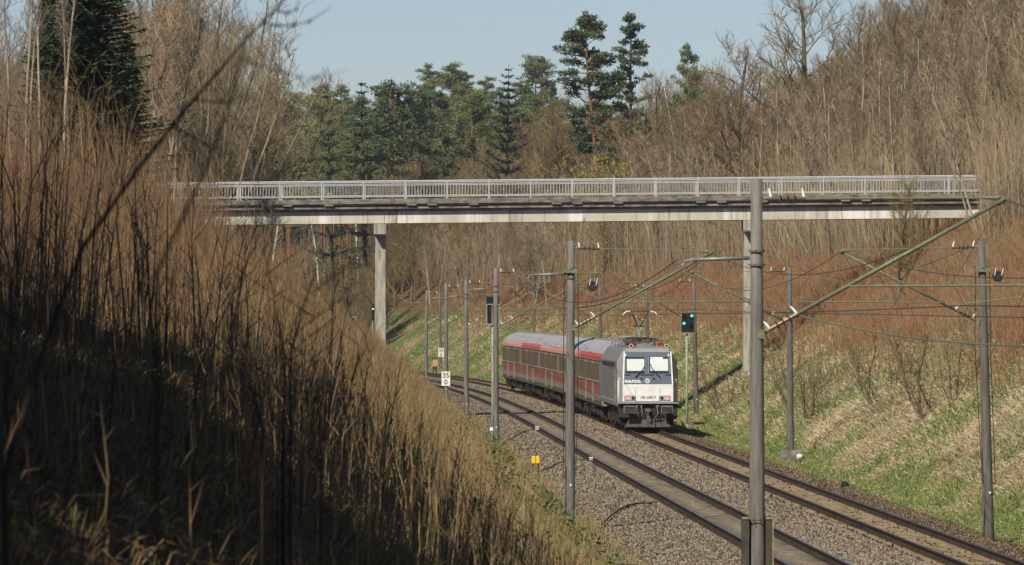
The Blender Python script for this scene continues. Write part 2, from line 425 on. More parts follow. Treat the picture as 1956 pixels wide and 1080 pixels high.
for a, b_ in zip(joints[:-1], joints[1:]):
    m = MB()
    for y0 in (.55, BW - 1.0): slab(m, a + .015, b_ - .015, y0, y0 + .45, 11.30, 12.02)
    m.build('girder', M['girder'], bridge)
def pier(xp, y_lo):
    root = MB(); z1 = bz(xp, 10.6)
    x0 = xp - .345
    root.box((xp, 1.8, (y_lo - 1.5 + z1) / 2), (.69, 1.1, z1 - y_lo + 1.5), taper=(.88, .95))
    p = root.build('pier', M['pale_stone'], bridge, bevel=.03)
    c = MB(); c.hexa([(xp - .36, .42, z1 + .06), (xp + .36, .42, z1 + .06), (xp + .36, 3.18, z1 + .06), (xp - .36, 3.18, z1 + .06),
                      (xp - .37, .42, bz(xp, 11.28)), (xp + .37, .42, bz(xp, 11.28)), (xp + .37, 3.18, bz(xp, 11.28)), (xp - .37, 3.18, bz(xp, 11.28))])
    c.build('pier_cap', M['pale_stone'], p)
pier(-7.8, 2.5); pier(14.05, 2.9)
# railings: rails and balusters in one mesh each, posts as their own pieces
for yy in (.2, BW - .2):
    m = MB()
    xs = np.linspace(BX0 + .8, BX1 - 1, 24)
    m.tube([(x, yy, bz(x, 13.78)) for x in xs], .05, 6); m.tube([(x, yy, bz(x, 13.60)) for x in xs], .028, 6)
    m.tube([(x, yy, bz(x, 12.92)) for x in xs], .03, 6)
    for x in np.arange(BX0 + .85, BX1 - 1, .175): m.box((x, yy, bz(x, 13.26)), (.020, .012, .68))
    r = m.build('railing', M['galv'], bridge)
    for x in np.arange(BX0 + 1.9, BX1 - 1, 2.47):
        q = MB(); q.box((x, yy + (-.04 if yy < 1 else .04), bz(x, 13.24)), (.075, .06, 1.08)); q.box((x, yy + (-.04 if yy < 1 else .04), bz(x, 12.745)), (.16, .14, .025)); q.build('railing_post', M['galv'], r)

# ------------------------------------------------------------------ catenary masts
GROUPM = 'concrete catenary masts along the line'
SUPPORT = {}
def mast(key, top, base, d, side, foot, end, ytie, label, dark=False, arm=True, insul_n=4, foundation=False, bracket=False, reg=None):
    S = F / d
    pt, pb = P(*top, d), P(*base, d)
    root = tag(empty('catenary_mast', pb), label, 'catenary mast', GROUPM)
    def L(x, y, dy=0): return P(x, y, d) - pb + Vector((0, dy, 0))
    sg = 1 if side == 'l' else -1
    ax = (pt - pb)
    k = .125 / max(.3, 1) * 1.0
    m = MB(); lo = -1.6
    pts = [ax * t for t in (lo / ax.z, 0, .25, .5, .75, 1)]
    m.tube(pts, [.168, .16, .146, .13, .114, .098], 20)
    m.build('pole', M['mast_dark'] if dark else M['mast'], root, smooth=True)
    f, e = L(*foot), L(*end)
    f = f + Vector((0, -.02, 0)); u = (e - f).normalized(); ln = (e - f).length
    n = Vector((0, -1, 0)).cross(u); n = n if n.z > 0 else -n
    # diagonal tube with its insulator and white bird guards
    m = MB(); m.tube([f + u * .62, e], .036, 8); m.tube([e - u * .06, e + u * .09], .055, 8); m.build('cantilever_tube', M['green'], root, smooth=True)
    def insulator(a, dirv, length, nn=3):
        w = MB(); w.tube([a, a + dirv * length], .038, 8); w.disc_stack(a + dirv * length * .2, a + dirv * length * .8, .105, nn, .22, 12)
        i = w.build('insulator', M['brown_glaze'], root, smooth=False)
        up = Vector((0, -1, 0)).cross(dirv); up = up if up.z > 0 else -up
        for q in (.04, .96):
            p0 = a + dirv * length * q
            h = MB(); h.tube([p0 + up * .03, p0 + up * .10 - dirv * .012, p0 + up * .18 - dirv * .035], [.025, .021, .009], 6)
            h.build('bird_guard', M['white_horn'], i)
    m = MB(); m.tube([f - u * .12, f + u * .05], .045, 8); m.box(f - u * .1, (.12, .2, .16)); m.build('mast_hinge', M['green'], root)
    insulator(f + u * .05, u, .58)
    # top tie with its own insulator
    zt = EYE - (ytie - HZ) / S - pb.z
    xa = ax.x * zt / ax.z + sg * .12
    ta = Vector((xa, -.02, zt)); tb = e + Vector((-sg * .06, -.02, .05)); ud = (tb - ta).normalized()
    insulator(ta + ud * .1, ud, .62)
    m = MB(); m.tube([ta, ta + ud * .12], .03, 6); m.tube([ta + ud * .72, tb], .016, 6); m.tube([tb - ud * .25, tb, tb + ud * .05], [.03, .045, .03], 6); m.build('top_tie', M['green'], root)
    # registration tube and steady arm
    rz = (EYE - ((reg or (HZ - 16)) - HZ) / S) - pb.z if reg is None else EYE - (reg - HZ) / S - pb.z
    t = min(.85, max(.12, (rz - f.z) / max(.1, (e.z - f.z)))); ra = f + u * ln * t
    rb = Vector((e.x + sg * 1.3, -.02, ra.z + .02))
    m = MB(); m.tube([ra + Vector((0, -.05, 0)), rb], .019, 8); m.build('registration_tube', M['green'], root)
    q0 = rb + Vector((-sg * .75, 0, -.02)); q1 = rb + Vector((-sg * 1.9, 0, -.32))
    m = MB(); m.tube([q0 + Vector((0, 0, .05)), q0 + Vector((0, 0, -.16))], .02, 6); m.tube([q0 + Vector((0, 0, -.16)), q1], .012, 6); m.build('steady_arm', M['green'], root)
    m = MB(); m.tube([e, ra + (rb - ra) * .45], .006, 4); m.build('stay_wire', M['wire'], root)
    if arm:    # short tube carrying the return conductor on the side away from the rails
        za = zt - 1.02 * (1 if S > 90 else .75)
        xm = ax.x * za / ax.z
        m = MB()
        m.tube([(xm - sg * .12, -.02, za), (xm - sg * 1.12, -.02, za - .03)], .034, 10)
        m.build('feeder_arm', M['steel'], root, smooth=True)
        m = MB(); m.tube([(xm - sg * 1.12, -.02, za - .03), (xm - sg * 1.25, -.02, za - .05)], .01, 6)
        ring = [(xm - sg * 1.3 + .06 * math.cos(a), -.02, za - .06 + .06 * math.sin(a)) for a in np.linspace(0, 6.283, 13)]
        m.tube(ring, .009, 5); m.build('wire_ring', M['steel'], root)
        for dz in (-.12, .12):
            c = MB(); c.tube([(ax.x * (za + dz) / ax.z, 0, za + dz - .02), (ax.x * (za + dz) / ax.z, 0, za + dz + .02)], .14, 20); c.build('clamp_band', M['mast_dark'], root)
    if foundation:
        m = MB(); m.box((0, 0, -.12), (.95, .95, .62), taper=(.93, .93)); m.build('foundation', M['conc_dark'], root, bevel=.03)
    else:
        q = MB(); q.tube([(-.1, -.135, 1.5), (-.11, -.14, .6), (-.16, -.2, -.4)], .012, 5); q.build('earth_cable', M['cable'], root)
        c = MB(); c.box((0.03, -.155, .95), (.05, .02, .06)); c.build('number_plate', M['white'], root)
    if bracket:   # tension anchor: green yoke and two wire ropes down the pole
        zb = EYE - (bracket - HZ) / S - pb.z
        m = MB(); m.box((ax.x * zb / ax.z, -.0, zb), (.42, .36, .12)); m.box((ax.x * zb / ax.z, 0, zb + .09), (.1, .4, .08)); m.build('anchor_yoke', M['green'], root)
        for sx in (-.2, .2):
            r = MB(); r.tube([(ax.x * zb / ax.z + sx, -.1, zb + .12), (ax.x * zb / ax.z + sx * 1.1, -.1, zb - 2.2), (sx * .9, -.18, 1.2)], .012, 5); r.build('wire_rope', M['cable'], root)
    E = pb + e
    SUPPORT[key] = (E + Vector((sg * .03, 0, .02)), pb + q1 + Vector((0, 0, -.03)), pb + Vector((ax.x - sg * 1.3, 0, zt - 1.0)), pt)
    return root
mast('l1', (1445, 342), (1447, 1448), 98, 'l', (1463, 633), (1913, 384), 380, 'tallest concrete catenary mast, with dark boards wrapped round its foot', reg=547)
mast('l2', (1091, 460), (1088, 988), 168, 'l', (1101, 624), (1357, 484), 474, 'concrete catenary mast with a green yoke standing in front of the red coaches', bracket=518, reg=577)
mast('l3', (947, 512), (947, 856), 260, 'l', (957, 621), (1139, 524), 520, 'concrete catenary mast beside the dark back of the tall signal', reg=588)
mast('l4', (890, 535), (891, 803), 336, 'l', (895, 622), (1050, 540), 541, 'plain concrete catenary mast between the white 35/0 board and the tall dark signal', reg=590)
mast('l5', (852, 541), (852, 770), 395, 'l', (858, 615), (979, 550), 548, 'concrete catenary mast carrying the white board marked 35 0', reg=592)
mast('l6', (815, 555), (814, 742), 470, 'l', (818, 618), (933, 564), 560, 'farthest concrete catenary mast on the brushwood side, by the brown box on a post', reg=592)
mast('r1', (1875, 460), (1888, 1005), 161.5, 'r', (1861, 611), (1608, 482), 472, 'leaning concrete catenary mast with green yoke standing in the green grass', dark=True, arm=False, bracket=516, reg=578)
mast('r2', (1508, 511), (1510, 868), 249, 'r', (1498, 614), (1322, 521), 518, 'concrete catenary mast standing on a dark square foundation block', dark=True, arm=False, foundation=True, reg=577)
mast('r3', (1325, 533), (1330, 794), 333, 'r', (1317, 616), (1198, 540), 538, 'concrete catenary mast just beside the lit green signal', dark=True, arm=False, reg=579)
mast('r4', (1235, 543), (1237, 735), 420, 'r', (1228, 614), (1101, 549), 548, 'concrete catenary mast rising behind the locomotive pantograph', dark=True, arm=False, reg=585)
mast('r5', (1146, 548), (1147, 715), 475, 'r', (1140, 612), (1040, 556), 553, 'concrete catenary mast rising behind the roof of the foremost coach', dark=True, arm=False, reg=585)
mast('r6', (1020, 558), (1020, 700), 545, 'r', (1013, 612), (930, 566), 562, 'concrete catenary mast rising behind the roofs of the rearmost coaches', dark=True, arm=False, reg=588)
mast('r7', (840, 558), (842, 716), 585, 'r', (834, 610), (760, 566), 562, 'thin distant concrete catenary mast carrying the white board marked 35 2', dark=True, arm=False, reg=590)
# boards round the foot of the nearest mast
pb = P(1446, 1448, 98)
bx = tag(empty('tree_guard', pb), 'dark wooden boards with pale battens strapped round the foot of the tallest mast', 'board box')
for sx, nm in ((-1, 0), (1, 1)):
    m = MB(); m.box((sx * .205 + .0, .0, 1.6), (.12, .34, 5.1)); m.build('side_board', M['board'], bx)
    m = MB(); m.box((sx * .205, -.175, 4.135), (.12, .03, .035)); m.box((sx * .205, -.175, 3.27), (.12, .03, .035)); m.build('batten', M['wood'], bx)
m = MB(); m.box((.2665, -.02, 1.6), (.02, .4, 5.1)); m.build('edge_board', M['wood'], bx)
m = MB()
for z in (4.10, 3.25):
    m.tube([(-.27, -.16, z), (0, -.19, z), (.27, -.16, z)], .008, 5); m.tube([(-.06, -.19, z + .02), (-.05, -.21, z - .05)], .008, 4); m.tube([(.05, -.19, z + .02), (.06, -.21, z - .05)], .008, 4)
m.build('strap_wire', M['rust'], bx)
# pulley wheels of the tensioning gear
def pulley(x, y, d, r, label):
    c = P(x, y, d); t = tag(empty('tension_pulley', c), label, 'pulley wheel', 'tension wheels of the overhead line')
    m = MB()
    for k in (.06, -.06): m.tube([(r * .98 * math.cos(a), k, r * .98 * math.sin(a)) for a in np.linspace(0, 6.283, 19)], .045, 6)
    for a in np.arange(0, 3.1, .785): m.tube([(r * math.cos(a), 0, r * math.sin(a)), (-r * math.cos(a), 0, -r * math.sin(a))], .02, 5)
    m.tube([(0, -.1, 0), (0, .1, 0)], .07, 8); m.build('wheel_rim', M['darkgrey'], t)
    m = MB(); m.tube([(-.1, -.1, .02), (-.06, -.1, r + .14)], .012, 5); m.tube([(.1, -.1, .02), (.16, -.1, r + .12)], .012, 5); m.build('hanger', M['white_horn'], t)
pulley(1132, 547, 178, .12, 'dark pulley wheel hanging beside the mast in front of the coaches')
pulley(1906, 528, 170, .12, 'dark pulley wheel hanging beside the leaning mast in the grass')

# ------------------------------------------------------------------ overhead wires
def sagged(a, b, sag, n=18): return [a + (b - a) * t + Vector((0, 0, -sag * 4 * t * (1 - t))) for t in np.linspace(0, 1, n)]
def line(name, pts, r, label, cat='wire', mt='wire', drop=None):
    m = MB(); m.tube(pts, r, 5)
    o = m.build(name, M[mt])
    return tag(o, label, cat)
def run(keys, tail_start, tail_end, side, lab):
    mess, cont = [], []
    stations = [SUPPORT[k] for k in keys]
    s0 = stations[0]
    pre = (s0[0] + tail_start, s0[1] + tail_start); post = (stations[-1][0] + tail_end, stations[-1][1] + tail_end)
    seq = [pre] + [(a[0], a[1]) for a in stations] + [post]
    m = MB(); c = MB(); dpr = []
    for (a, ac), (b, bc) in zip(seq[:-1], seq[1:]):
        sp = sagged(a, b, .95); m.tube(sp, .011, 5, cap=False); cp = sagged(ac, bc, .05); c.tube(cp, .011, 5, cap=False)
        dpr += [(sp[i], cp[i]) for i in (3, 6, 9, 12, 15)]
    w = m.build('messenger_wire', M['wire']); tag(w, 'sagging messenger wire strung over the ' + lab, 'wire')
    for q in dpr: k = MB(); k.tube(q, .005, 4); k.build('dropper', M['wire'], w)
    w = c.build('contact_wire', M['wire']); tag(w, 'straight contact wire hung over the ' + lab, 'wire')
run(['l1', 'l2', 'l3', 'l4', 'l5', 'l6'], Vector((2.2, -60, 0)), Vector((-8, 65, 0)), 'l', 'empty track on the brushwood side')
run(['r1', 'r2', 'r3', 'r4', 'r5', 'r6', 'r7'], Vector((4.5, -75, 0)), Vector((-8, 60, 0)), 'r', 'track the train stands on')
def chain(pts, sag):
    out = []
    for a, b in zip(pts[:-1], pts[1:]): out += sagged(a, b, sag)[:-1]
    return out + [pts[-1]]
line('feeder_wire', chain([SUPPORT[k][2] for k in ('l1', 'l2', 'l3', 'l4', 'l5', 'l6')], .7), .009, 'thin return conductor running along the short arms of the mast row beside the brushwood')
line('feeder_wire', chain([SUPPORT[k][3] + Vector((.1, 0, .05)) for k in ('r1', 'r2', 'r3', 'r4', 'r5', 'r6', 'r7')], .8), .009, 'thin wire running over the tops of the masts on the grassy side')
line('tension_cable', sagged(P(1298, 516, 172), P(1990, 662, 118), .55), .022, 'thick greenish cable sagging across behind the tallest mast towards the grassy slope', 'cable', 'green')
line('tension_cable', sagged(P(1298, 518, 172), P(1060, 588, 205), .35) , .014, 'dark rope sagging from the pulley arm over the locomotive roof', 'cable', 'cable')

# ------------------------------------------------------------------ signals, boards and small trackside things
M['lamp_green'] = emis('lit_green_lamp', (.10, .85, .50), 1.1)
M['lamp_off'] = mat('unlit_lens', (.02, .06, .05), .15)
M['sig_pole'] = mat('pale_green_pole', (.27, .32, .24), .6, var=.2, scale=4)
M['sig_black'] = mat('signal_black', (.010, .013, .016), .45, var=.1, scale=3)
# lit signal beside the locomotive
d = 318; pb = P(1312, 826, d); sg = tag(empty('railway_signal', pb), 'tall railway signal with a black face and green lamps lit beside the locomotive', 'signal')
def Q(x, y): return P(x, y, d) - pb
a, b = Q(1302, 598), Q(1325.5, 635)
m = MB(); m.box(((a.x + b.x) / 2, -.05, (a.z + b.z) / 2), (abs(b.x - a.x), .1, abs(b.z - a.z))); face = m.build('signal_face', M['sig_black'], sg, bevel=.015)
m = MB(); cx, cz = (a.x + b.x) / 2, (a.z + b.z) / 2
for x in (a.x - .035, b.x + .02): m.box((x, .03, cz), (.02, .04, abs(b.z - a.z) + .1))
m.box((cx, .06, b.z - .06), (abs(b.x - a.x) + .12, .3, .03)); m.build('signal_frame', M['steel'], sg)
for (x, y, r, lit) in ((1321.5, 603.5, .085, True), (1306.5, 618, .085, True), (1305.5, 603.5, .05, False), (1320, 622, .07, False)):
    p = Q(x, y); m = MB(); m.tube([(p.x, -.10, p.z), (p.x, -.13, p.z)], r, 14)
    l = m.build('signal_lamp', M['lamp_green'] if lit else M['lamp_off'], sg)
    h = MB(); n = 9
    arc = [(p.x + (r + .015) * math.cos(t), p.z + (r + .015) * math.sin(t)) for t in np.linspace(-.3, math.pi + .3, n)]
    vs = [(x_, -.1, z_) for x_, z_ in arc] + [(x_, -.32, z_) for x_, z_ in arc]
    h._add(vs, [(i, i + 1, n + i + 1, n + i) for i in range(n - 1)]); h.build('lamp_hood', M['sig_black'], l)
m = MB(); m.tube([(0, .08, -.8), (0, .08, cz - .75)], .068, 12); m.build('signal_pole', M['sig_pole'], sg, smooth=True)
m = MB(); m.tube([(0, .08, cz - .8), (0, .08, b.z - .05)], .05, 8); m.tube([(0, .0, b.z - .35), (.35, .02, b.z - .03)], .014, 5); m.build('bracket', M['steel'], sg)
m = MB(); m.box((-.2, .1, .32), (.16, .2, 1.1)); m.build('base_post', M['pale_stone'], sg, bevel=.01)
m = MB(); m.box((.2, .1, .30), (.13, .18, 1.0)); m.build('base_post', M['conc_dark'], sg, bevel=.01)
m = MB(); m.box((0, .05, .1), (.2, .2, .7), taper=(.7, .7)); m.build('base_socket', M['sig_pole'], sg)
# concrete cable trough beside it
p0 = P(1337, 826, 318); tr = tag(empty('cable_pit', p0), 'rust stained concrete cable pit with overhanging lid beside the lit signal', 'cable pit')
m = MB(); m.box((0, .2, .1), (.55, .6, 1.0), taper=(1.25, 1)); m.build('pit_wall', M['wood'], tr)
m = MB(); m.box((0, .2, .56), (.86, .8, .07)); m.build('lid', M['rust'], tr)
m = MB(); m.tube([(-.1, -.4, -.1), (.35, -.5, -.28), (.55, -.4, -.25)], .03, 6); m.build('conduit', M['cable'], tr)
# signal seen from behind at the empty track
d = 268; pb = P(938, 858, d); sg = tag(empty('railway_signal', pb), 'tall signal seen from behind, dark board with pale frame beside a concrete mast', 'signal')
a, b = Q(929, 567), Q(954, 621)
cx, cz, wx, wz = (a.x + b.x) / 2, (a.z + b.z) / 2, abs(b.x - a.x), abs(b.z - a.z)
m = MB(); m.box((cx, .1, cz), (wx, .05, wz)); m.build('signal_back', M['sig_black'], sg)
m = MB()
zt = a.z - .36
m.box((cx, .02, zt), (wx, .06, .045)); m.box((cx, .02, b.z + .03), (wx, .06, .05))
for x in (a.x + .02, a.x + .27, b.x - .02): m.box((x, .02, (zt + b.z) / 2), (.035, .05, zt - b.z))
m.build('signal_frame', M['pale_stone'], sg)
m = MB()
for i in range(3): m.box((a.x + .33 + .0, .04, zt - .2 - .32 * i), (.04, .12, .22))
m.build('lamp_housing', M['darkgrey'], sg)
m = MB(); m.tube([(.08, .15, -.8), (.08, .15, b.z)], .062, 12); m.build('signal_pole', M['sig_pole'], sg, smooth=True)
# two farther signals by the bridge pier
d = 352
pb = P(673, 690, d); sg = tag(empty('railway_signal', pb), 'small dark signal back with white frame half hidden in brushwood by the pier', 'signal')
a, b = Q(666.5, 604), Q(680, 626); cx, cz, wx, wz = (a.x + b.x) / 2, (a.z + b.z) / 2, abs(b.x - a.x), abs(b.z - a.z)
m = MB(); m.box((cx, .1, cz), (wx, .06, wz)); m.build('signal_back', M['sig_black'], sg)
m = MB(); m.box((cx, .03, a.z - .06), (wx, .05, .05))
for x in (a.x + .02, cx, b.x - .02): m.box((x, .03, cz), (.04, .05, wz - .12))
m.build('signal_frame', M['white'], sg)
m = MB(); m.tube([(cx, .15, 0), (cx, .15, b.z)], .06, 8); m.build('signal_pole', M['sig_pole'], sg)
pb = P(712.5, 690, d); sg = tag(empty('railway_signal', pb), 'narrow dark signal with a pale green lamp peeping out beside the bridge pier', 'signal')
m = MB(); m.box((0, .05, (Q(712, 597)).z), (.12, .2, .95)); m.build('signal_face', M['sig_black'], sg)
m = MB(); q = Q(712.5, 590.5); m.tube([(q.x, -.06, q.z), (q.x, -.1, q.z)], .055, 10); m.build('signal_lamp', M['lamp_green'], sg)
m = MB(); m.tube([(-.02, .15, 0), (-.02, .15, Q(712, 612).z)], .05, 8); m.build('signal_pole', M['sig_pole'], sg)

def text(name, s, size, matx, parent, loc, rot=(math.pi / 2, 0, 0), ext=.004, sx=1.0, bold=0.0, spacing=1.0):
    cu = bpy.data.curves.new(name, 'FONT'); cu.body = s; cu.size = size; cu.align_x = 'CENTER'; cu.align_y = 'CENTER'
    cu.extrude = ext; cu.offset = bold; cu.space_character = spacing
    t = bpy.data.objects.new(name, cu); COL.objects.link(t)
    dg = bpy.context.evaluated_depsgraph_get()
    me = bpy.data.meshes.new_from_object(t.evaluated_get(dg)); me.name = name
    bpy.data.objects.remove(t); me.materials.clear(); me.materials.append(matx)
    o = bpy.data.objects.new(name, me); COL.objects.link(o); o.parent = parent; o.location = loc; o.rotation_euler = rot; o.scale = (sx, 1, 1)
    return o
def km_board(x0, y0, x1, y1, d, top, bot, label, warm):
    a, b = P(x0, y0, d), P(x1, y1, d); c = (a + b) / 2; c.y = d - .2
    t = tag(empty('kilometre_board', c), label, 'distance board', 'white kilometre boards on the masts')
    wx, wz = b.x - a.x, a.z - b.z
    m = MB(); m.box((0, 0, 0), (wx, .025, wz)); m.build('board', mat('board_white', (.80, .79, .75) if not warm else (.72, .66, .53), .5, var=.07, scale=5), t, bevel=.01)
    text('figures', top, wz * .48, M['black'], t, (0, -.016, wz * .22), bold=.006)
    text('figures', bot, wz * .48, M['black'], t, (0, -.016, -wz * .24), bold=.006)
    m = MB(); m.box((0, .04, wz * .3), (wx * .8, .03, .03)); m.box((0, .04, -wz * .3), (wx * .8, .03, .03)); m.build('clip', M['steel'], t)
km_board(843.5, 710, 860, 737.5, 395, '35', '0', 'larger white board reading 35 over 0 low on a mast', False)
km_board(837, 665, 848, 682.5, 585, '35', '2', 'smaller cream board reading 35 over 2 on a distant thin mast', True)
# brown box on a post beyond the tracks
d = 560; pb = P(830.5, 716, d); t = tag(empty('line_phone', pb), 'weathered pale box with a dark roof on a post beyond the tracks', 'trackside box')
m = MB(); m.box((.05, 0, Q(830, 694).z), (.48, .4, .62)); m.build('box_body', mat('faded_orange_box', (.42, .30, .16), .8, var=.25, scale=5), t)
m = MB(); m.box((0, 0, Q(830, 684.5).z), (.72, .6, .16), taper=(.7, .7)); m.build('box_roof', M['rust'], t)
m = MB()
for x in (-.14, .16): m.tube([(x, 0, -.6), (x, 0, Q(830, 699).z)], .06, 6)
m.box((0, 0, Q(830, 704).z), (.36, .3, .3)); m.build('stand', M['rust'], t)
# yellow connection box
d = 221; pb = P(1023, 903, d); t = tag(empty('connection_box', pb), 'bright yellow connection box on two thin legs in the grey ballast', 'connection box')
m = MB(); z0 = Q(0, 885.5).z; z1 = Q(0, 871.5).z
for x in (-.082, .082): m.box((x, 0, (z0 + z1) / 2), (.15, .2, z1 - z0), taper=(.94, .94))
m.build('box_body', M['yellow'], t, bevel=.015)
m = MB()
for x in (-.1, .1): m.tube([(x * 1.35, .02, -.25), (x * 1.1, 0, .1), (x, 0, z0 + .02)], .024, 6)
m.build('leg', M['darkgrey'], t)
m = MB(); m.box((0, -.103, (z0 + z1) / 2), (.012, .01, (z1 - z0) * .9)); m.build('seam', M['wood'], t)
# white box and axle counter heads at the rail, cables
def railbox(x, y, d, label, s=1.0):
    p = P(x, y, d); t = tag(empty('rail_contact', p), label, 'rail contact', 'rail contacts of the empty track')
    m = MB(); m.box((0, 0, .05), (.22 * s, .2, .16 * s), taper=(.85, .85)); m.build('housing', M['pale_stone'], t, bevel=.01)
    m = MB(); m.box((0, 0, .145 * s), (.24 * s, .22, .03)); m.build('lid', M['white'], t)
    m = MB(); m.box((-.02, 0, -.06), (.1, .1, .1)); m.build('foot', M['steel'], t)
railbox(1026, 820.5, 297, 'pale boxy rail contact against the rail, the one farther up the track')
railbox(1129, 879, 229, 'small white rail contact on the rail beside the second mast', .7)
def ground_cable(pts, label, r=.025):
    vs = []
    for x, y in pts:
        d = F * (EYE + .19) / (y - HZ); vs.append(P(x, y, d) + Vector((0, 0, .03)))
    line('ground_cable', vs, r, label, 'cable', 'cable')
ground_cable([(1024, 822), (1012, 822), (1000, 826), (988, 832), (975, 840), (962, 846)], 'black cable curving from the farther rail contact across the ballast')
ground_cable([(1127, 881), (1110, 880), (1085, 880), (1062, 888), (1045, 897), (1028, 903)], 'black cable from the nearer rail contact to the yellow box')
ground_cable([(1256, 961), (1240, 963), (1218, 963), (1200, 967), (1183, 975), (1164, 990), (1150, 1003)], 'black cable looping over the ballast in front of the second mast', .03)
# white cover at the foot of the mast by the tall signal
p = P(939, 862, 258); t = tag(empty('foot_cover', p), 'small white kilometre stone like cover at the foot of the mast by the dark signal', 'cover')
m = MB(); m.box((0, 0, .3), (.16, .12, 1.3), taper=(.85, .8)); m.build('cover_body', M['pale_stone'], t, bevel=.02)
m = MB(); m.box((0, -.01, 1.0), (.19, .16, .16), taper=(.6, .6)); m.build('cover_cap', M['white'], t, bevel=.02)
# black stump and white lump on the grassy side
p = P(1613, 929, 208); m = MB()
for i in range(22):
    a = i * .9; r = .17 * (1 - i / 30); m.twig(Vector((r * math.cos(a), r * math.sin(a) * .6, .0)), Vector((.12 * math.cos(a * 2), .08 * math.sin(a), .16 + .07 * math.sin(i * 2.3))), .04)
m.box((0, 0, .08), (.24, .18, .2), taper=(.5, .5)); o = m.build('charred_stump', M['black'], loc=p); tag(o, 'small black charred stump at the edge of the green grass', 'stump')
p = P(1527.5, 877, 246); m = MB()
def blob(m, c, r, n=7, seed=0):
    rr = random.Random(seed); vs = []
    for i in range(n):
        for j in range(n):
            th = math.pi * i / (n - 1); ph = 2 * math.pi * j / n; k = r * (.8 + .4 * rr.random())
            vs.append((c[0] + k * math.sin(th) * math.cos(ph), c[1] + k * math.sin(th) * math.sin(ph), c[2] + .7 * k * math.cos(th)))
    m._add(vs, [(i * n + j, i * n + (j + 1) % n, (i + 1) * n + (j + 1) % n, (i + 1) * n + j) for i in range(n - 1) for j in range(n)])
blob(m, (0, 0, .1), .15, 7, 3); o = m.build('white_stone', M['white'], loc=p); tag(o, 'bright white stone lying by the dark foundation block', 'stone')
# ------------------------------------------------------------------ the train
M['silver'] = mat('silver_loco_paint', (.225, .23, .23), .42, .25, var=.14, scale=2.5, stretch=(1, 1, .4), spec=.4)
M['frontgrey'] = mat('pale_grey_cab_paint', (.30, .315, .33), .35, .05, var=.06, scale=4)
M['frontwhite'] = mat('white_cab_paint', (.76, .77, .78), .35, var=.09, scale=1.6, stretch=(1, 1, 2))
M['band'] = mat('slate_blue_band', (.105, .13, .165), .4, var=.08, scale=3)
M['blue'] = mat('blue_stripe', (.05, .20, .42), .45, var=.1, scale=4)
M['blind'] = mat('pale_windscreen_blind', (.64, .70, .68), .35, var=.04, scale=2)
M['glass'] = mat('dark_tinted_glass', (.02, .045, .055), .08, spec=.7)
M['paper'] = mat('white_paper', (.85, .85, .84), .7)
M['ink'] = mat('grey_ink', (.25, .26, .28), .8)
M['underframe'] = mat('brake_dust_underframe', (.034, .030, .027), .75, var=.45, scale=4)
M['wheel'] = mat('dirty_wheel_steel', (.06, .052, .045), .6, .3, var=.3, scale=6)
M['equip'] = mat('grey_roof_equipment', (.20, .20, .20), .5, var=.3, scale=8)
M['red_ins'] = mat('red_brown_insulator', (.20, .035, .02), .4, var=.2, scale=9)
M['lamp_red'] = emis('lit_red_tail_lamp', (1.0, .10, .10), 2.2)
M['lens'] = mat('clear_lamp_glass', (.45, .46, .47), .15)
M['logo'] = mat('pale_emblem', (.50, .57, .63), .5, var=.1, scale=10)

def bogie(parent, y, wb, name='bogie'):
    m = MB()
    for sx in (-1, 1):
        m.box((sx * 1.05, y, .62), (.18, wb + 1.1, .24)); m.box((sx * 1.06, y, .46), (.16, .7, .28))
        for e in (-1, 1):
            m.box((sx * 1.08, y + e * wb / 2, .46), (.24, .42, .36)); m.box((sx * 1.0, y + e * (wb / 2 + .62), .36), (.1, .1, .5))
            m.tube([(sx * 1.12, y + e * wb / 4, .42), (sx * 1.12, y + e * wb / 4, .82)], .12, 8)
            m.tube([(sx * 1.16, y + e * .2, .52), (sx * 1.16, y + e * (wb / 2 - .3), .80)], .045, 6)
    m.box((0, y, .62), (1.9, .5, .25))
    b = m.build(name, M['underframe'], parent)
    for e in (-1, 1):
        w = MB()
        for sx in (-1, 1): w.tube([(sx * .68, y + e * wb / 2, .5), (sx * .71, y + e * wb / 2, .5), (sx * .82, y + e * wb / 2, .49)], [.52, .49, .47], 20)
        w.tube([(-.7, y + e * wb / 2, .5), (.7, y + e * wb / 2, .5)], .08, 8)
        w.build('wheelset', M['wheel'], b)

# --- locomotive; local y runs backwards from its front face
LY = 291.5
def place_vehicle(root, y0, length, inset):
    a = Vector((float(XR(y0 + inset)), y0 + inset, 0)); b = Vector((float(XR(y0 + length - inset)), y0 + length - inset, 0))
    u = (b - a).normalized(); root.location = a - u * inset; root.rotation_euler = (0, 0, -math.asin(u.x))
    return (root.location + u * length)
loco = tag(empty('locomotive'), 'silver grey electric locomotive with white front panel and raised pantograph', 'locomotive')
def yfr(z): return 0.0 if z < 2.35 else (z - 2.35) * .235
def ring(A): return [Vector(p) for p in A]
Wd = 1.5
rA = ring([(-1.25, .0, 1.42), (-1.25, 0, 2.35), (-1.21, yfr(3.7), 3.7), (-1.02, yfr(4.08), 4.08), (1.02, yfr(4.08), 4.08), (1.21, yfr(3.7), 3.7), (1.25, 0, 2.35), (1.25, 0, 1.42)])
rB = ring([(-Wd, .55, 1.2), (-Wd, .6, 2.35), (-Wd, .95, 3.45), (-1.12, 1.1, 4.12), (1.12, 1.1, 4.12), (Wd, .95, 3.45), (Wd, .6, 2.35), (Wd, .55, 1.2)])
rC = [Vector((p.x, 2.2, p.z)) for p in rB]
LL = 18.9
rD = [Vector((p.x, LL - 2.2, p.z)) for p in rB]
rE = [Vector((p.x, LL - p.y, p.z)) for p in rB]; rF = [Vector((p.x, LL - p.y, p.z)) for p in rA]
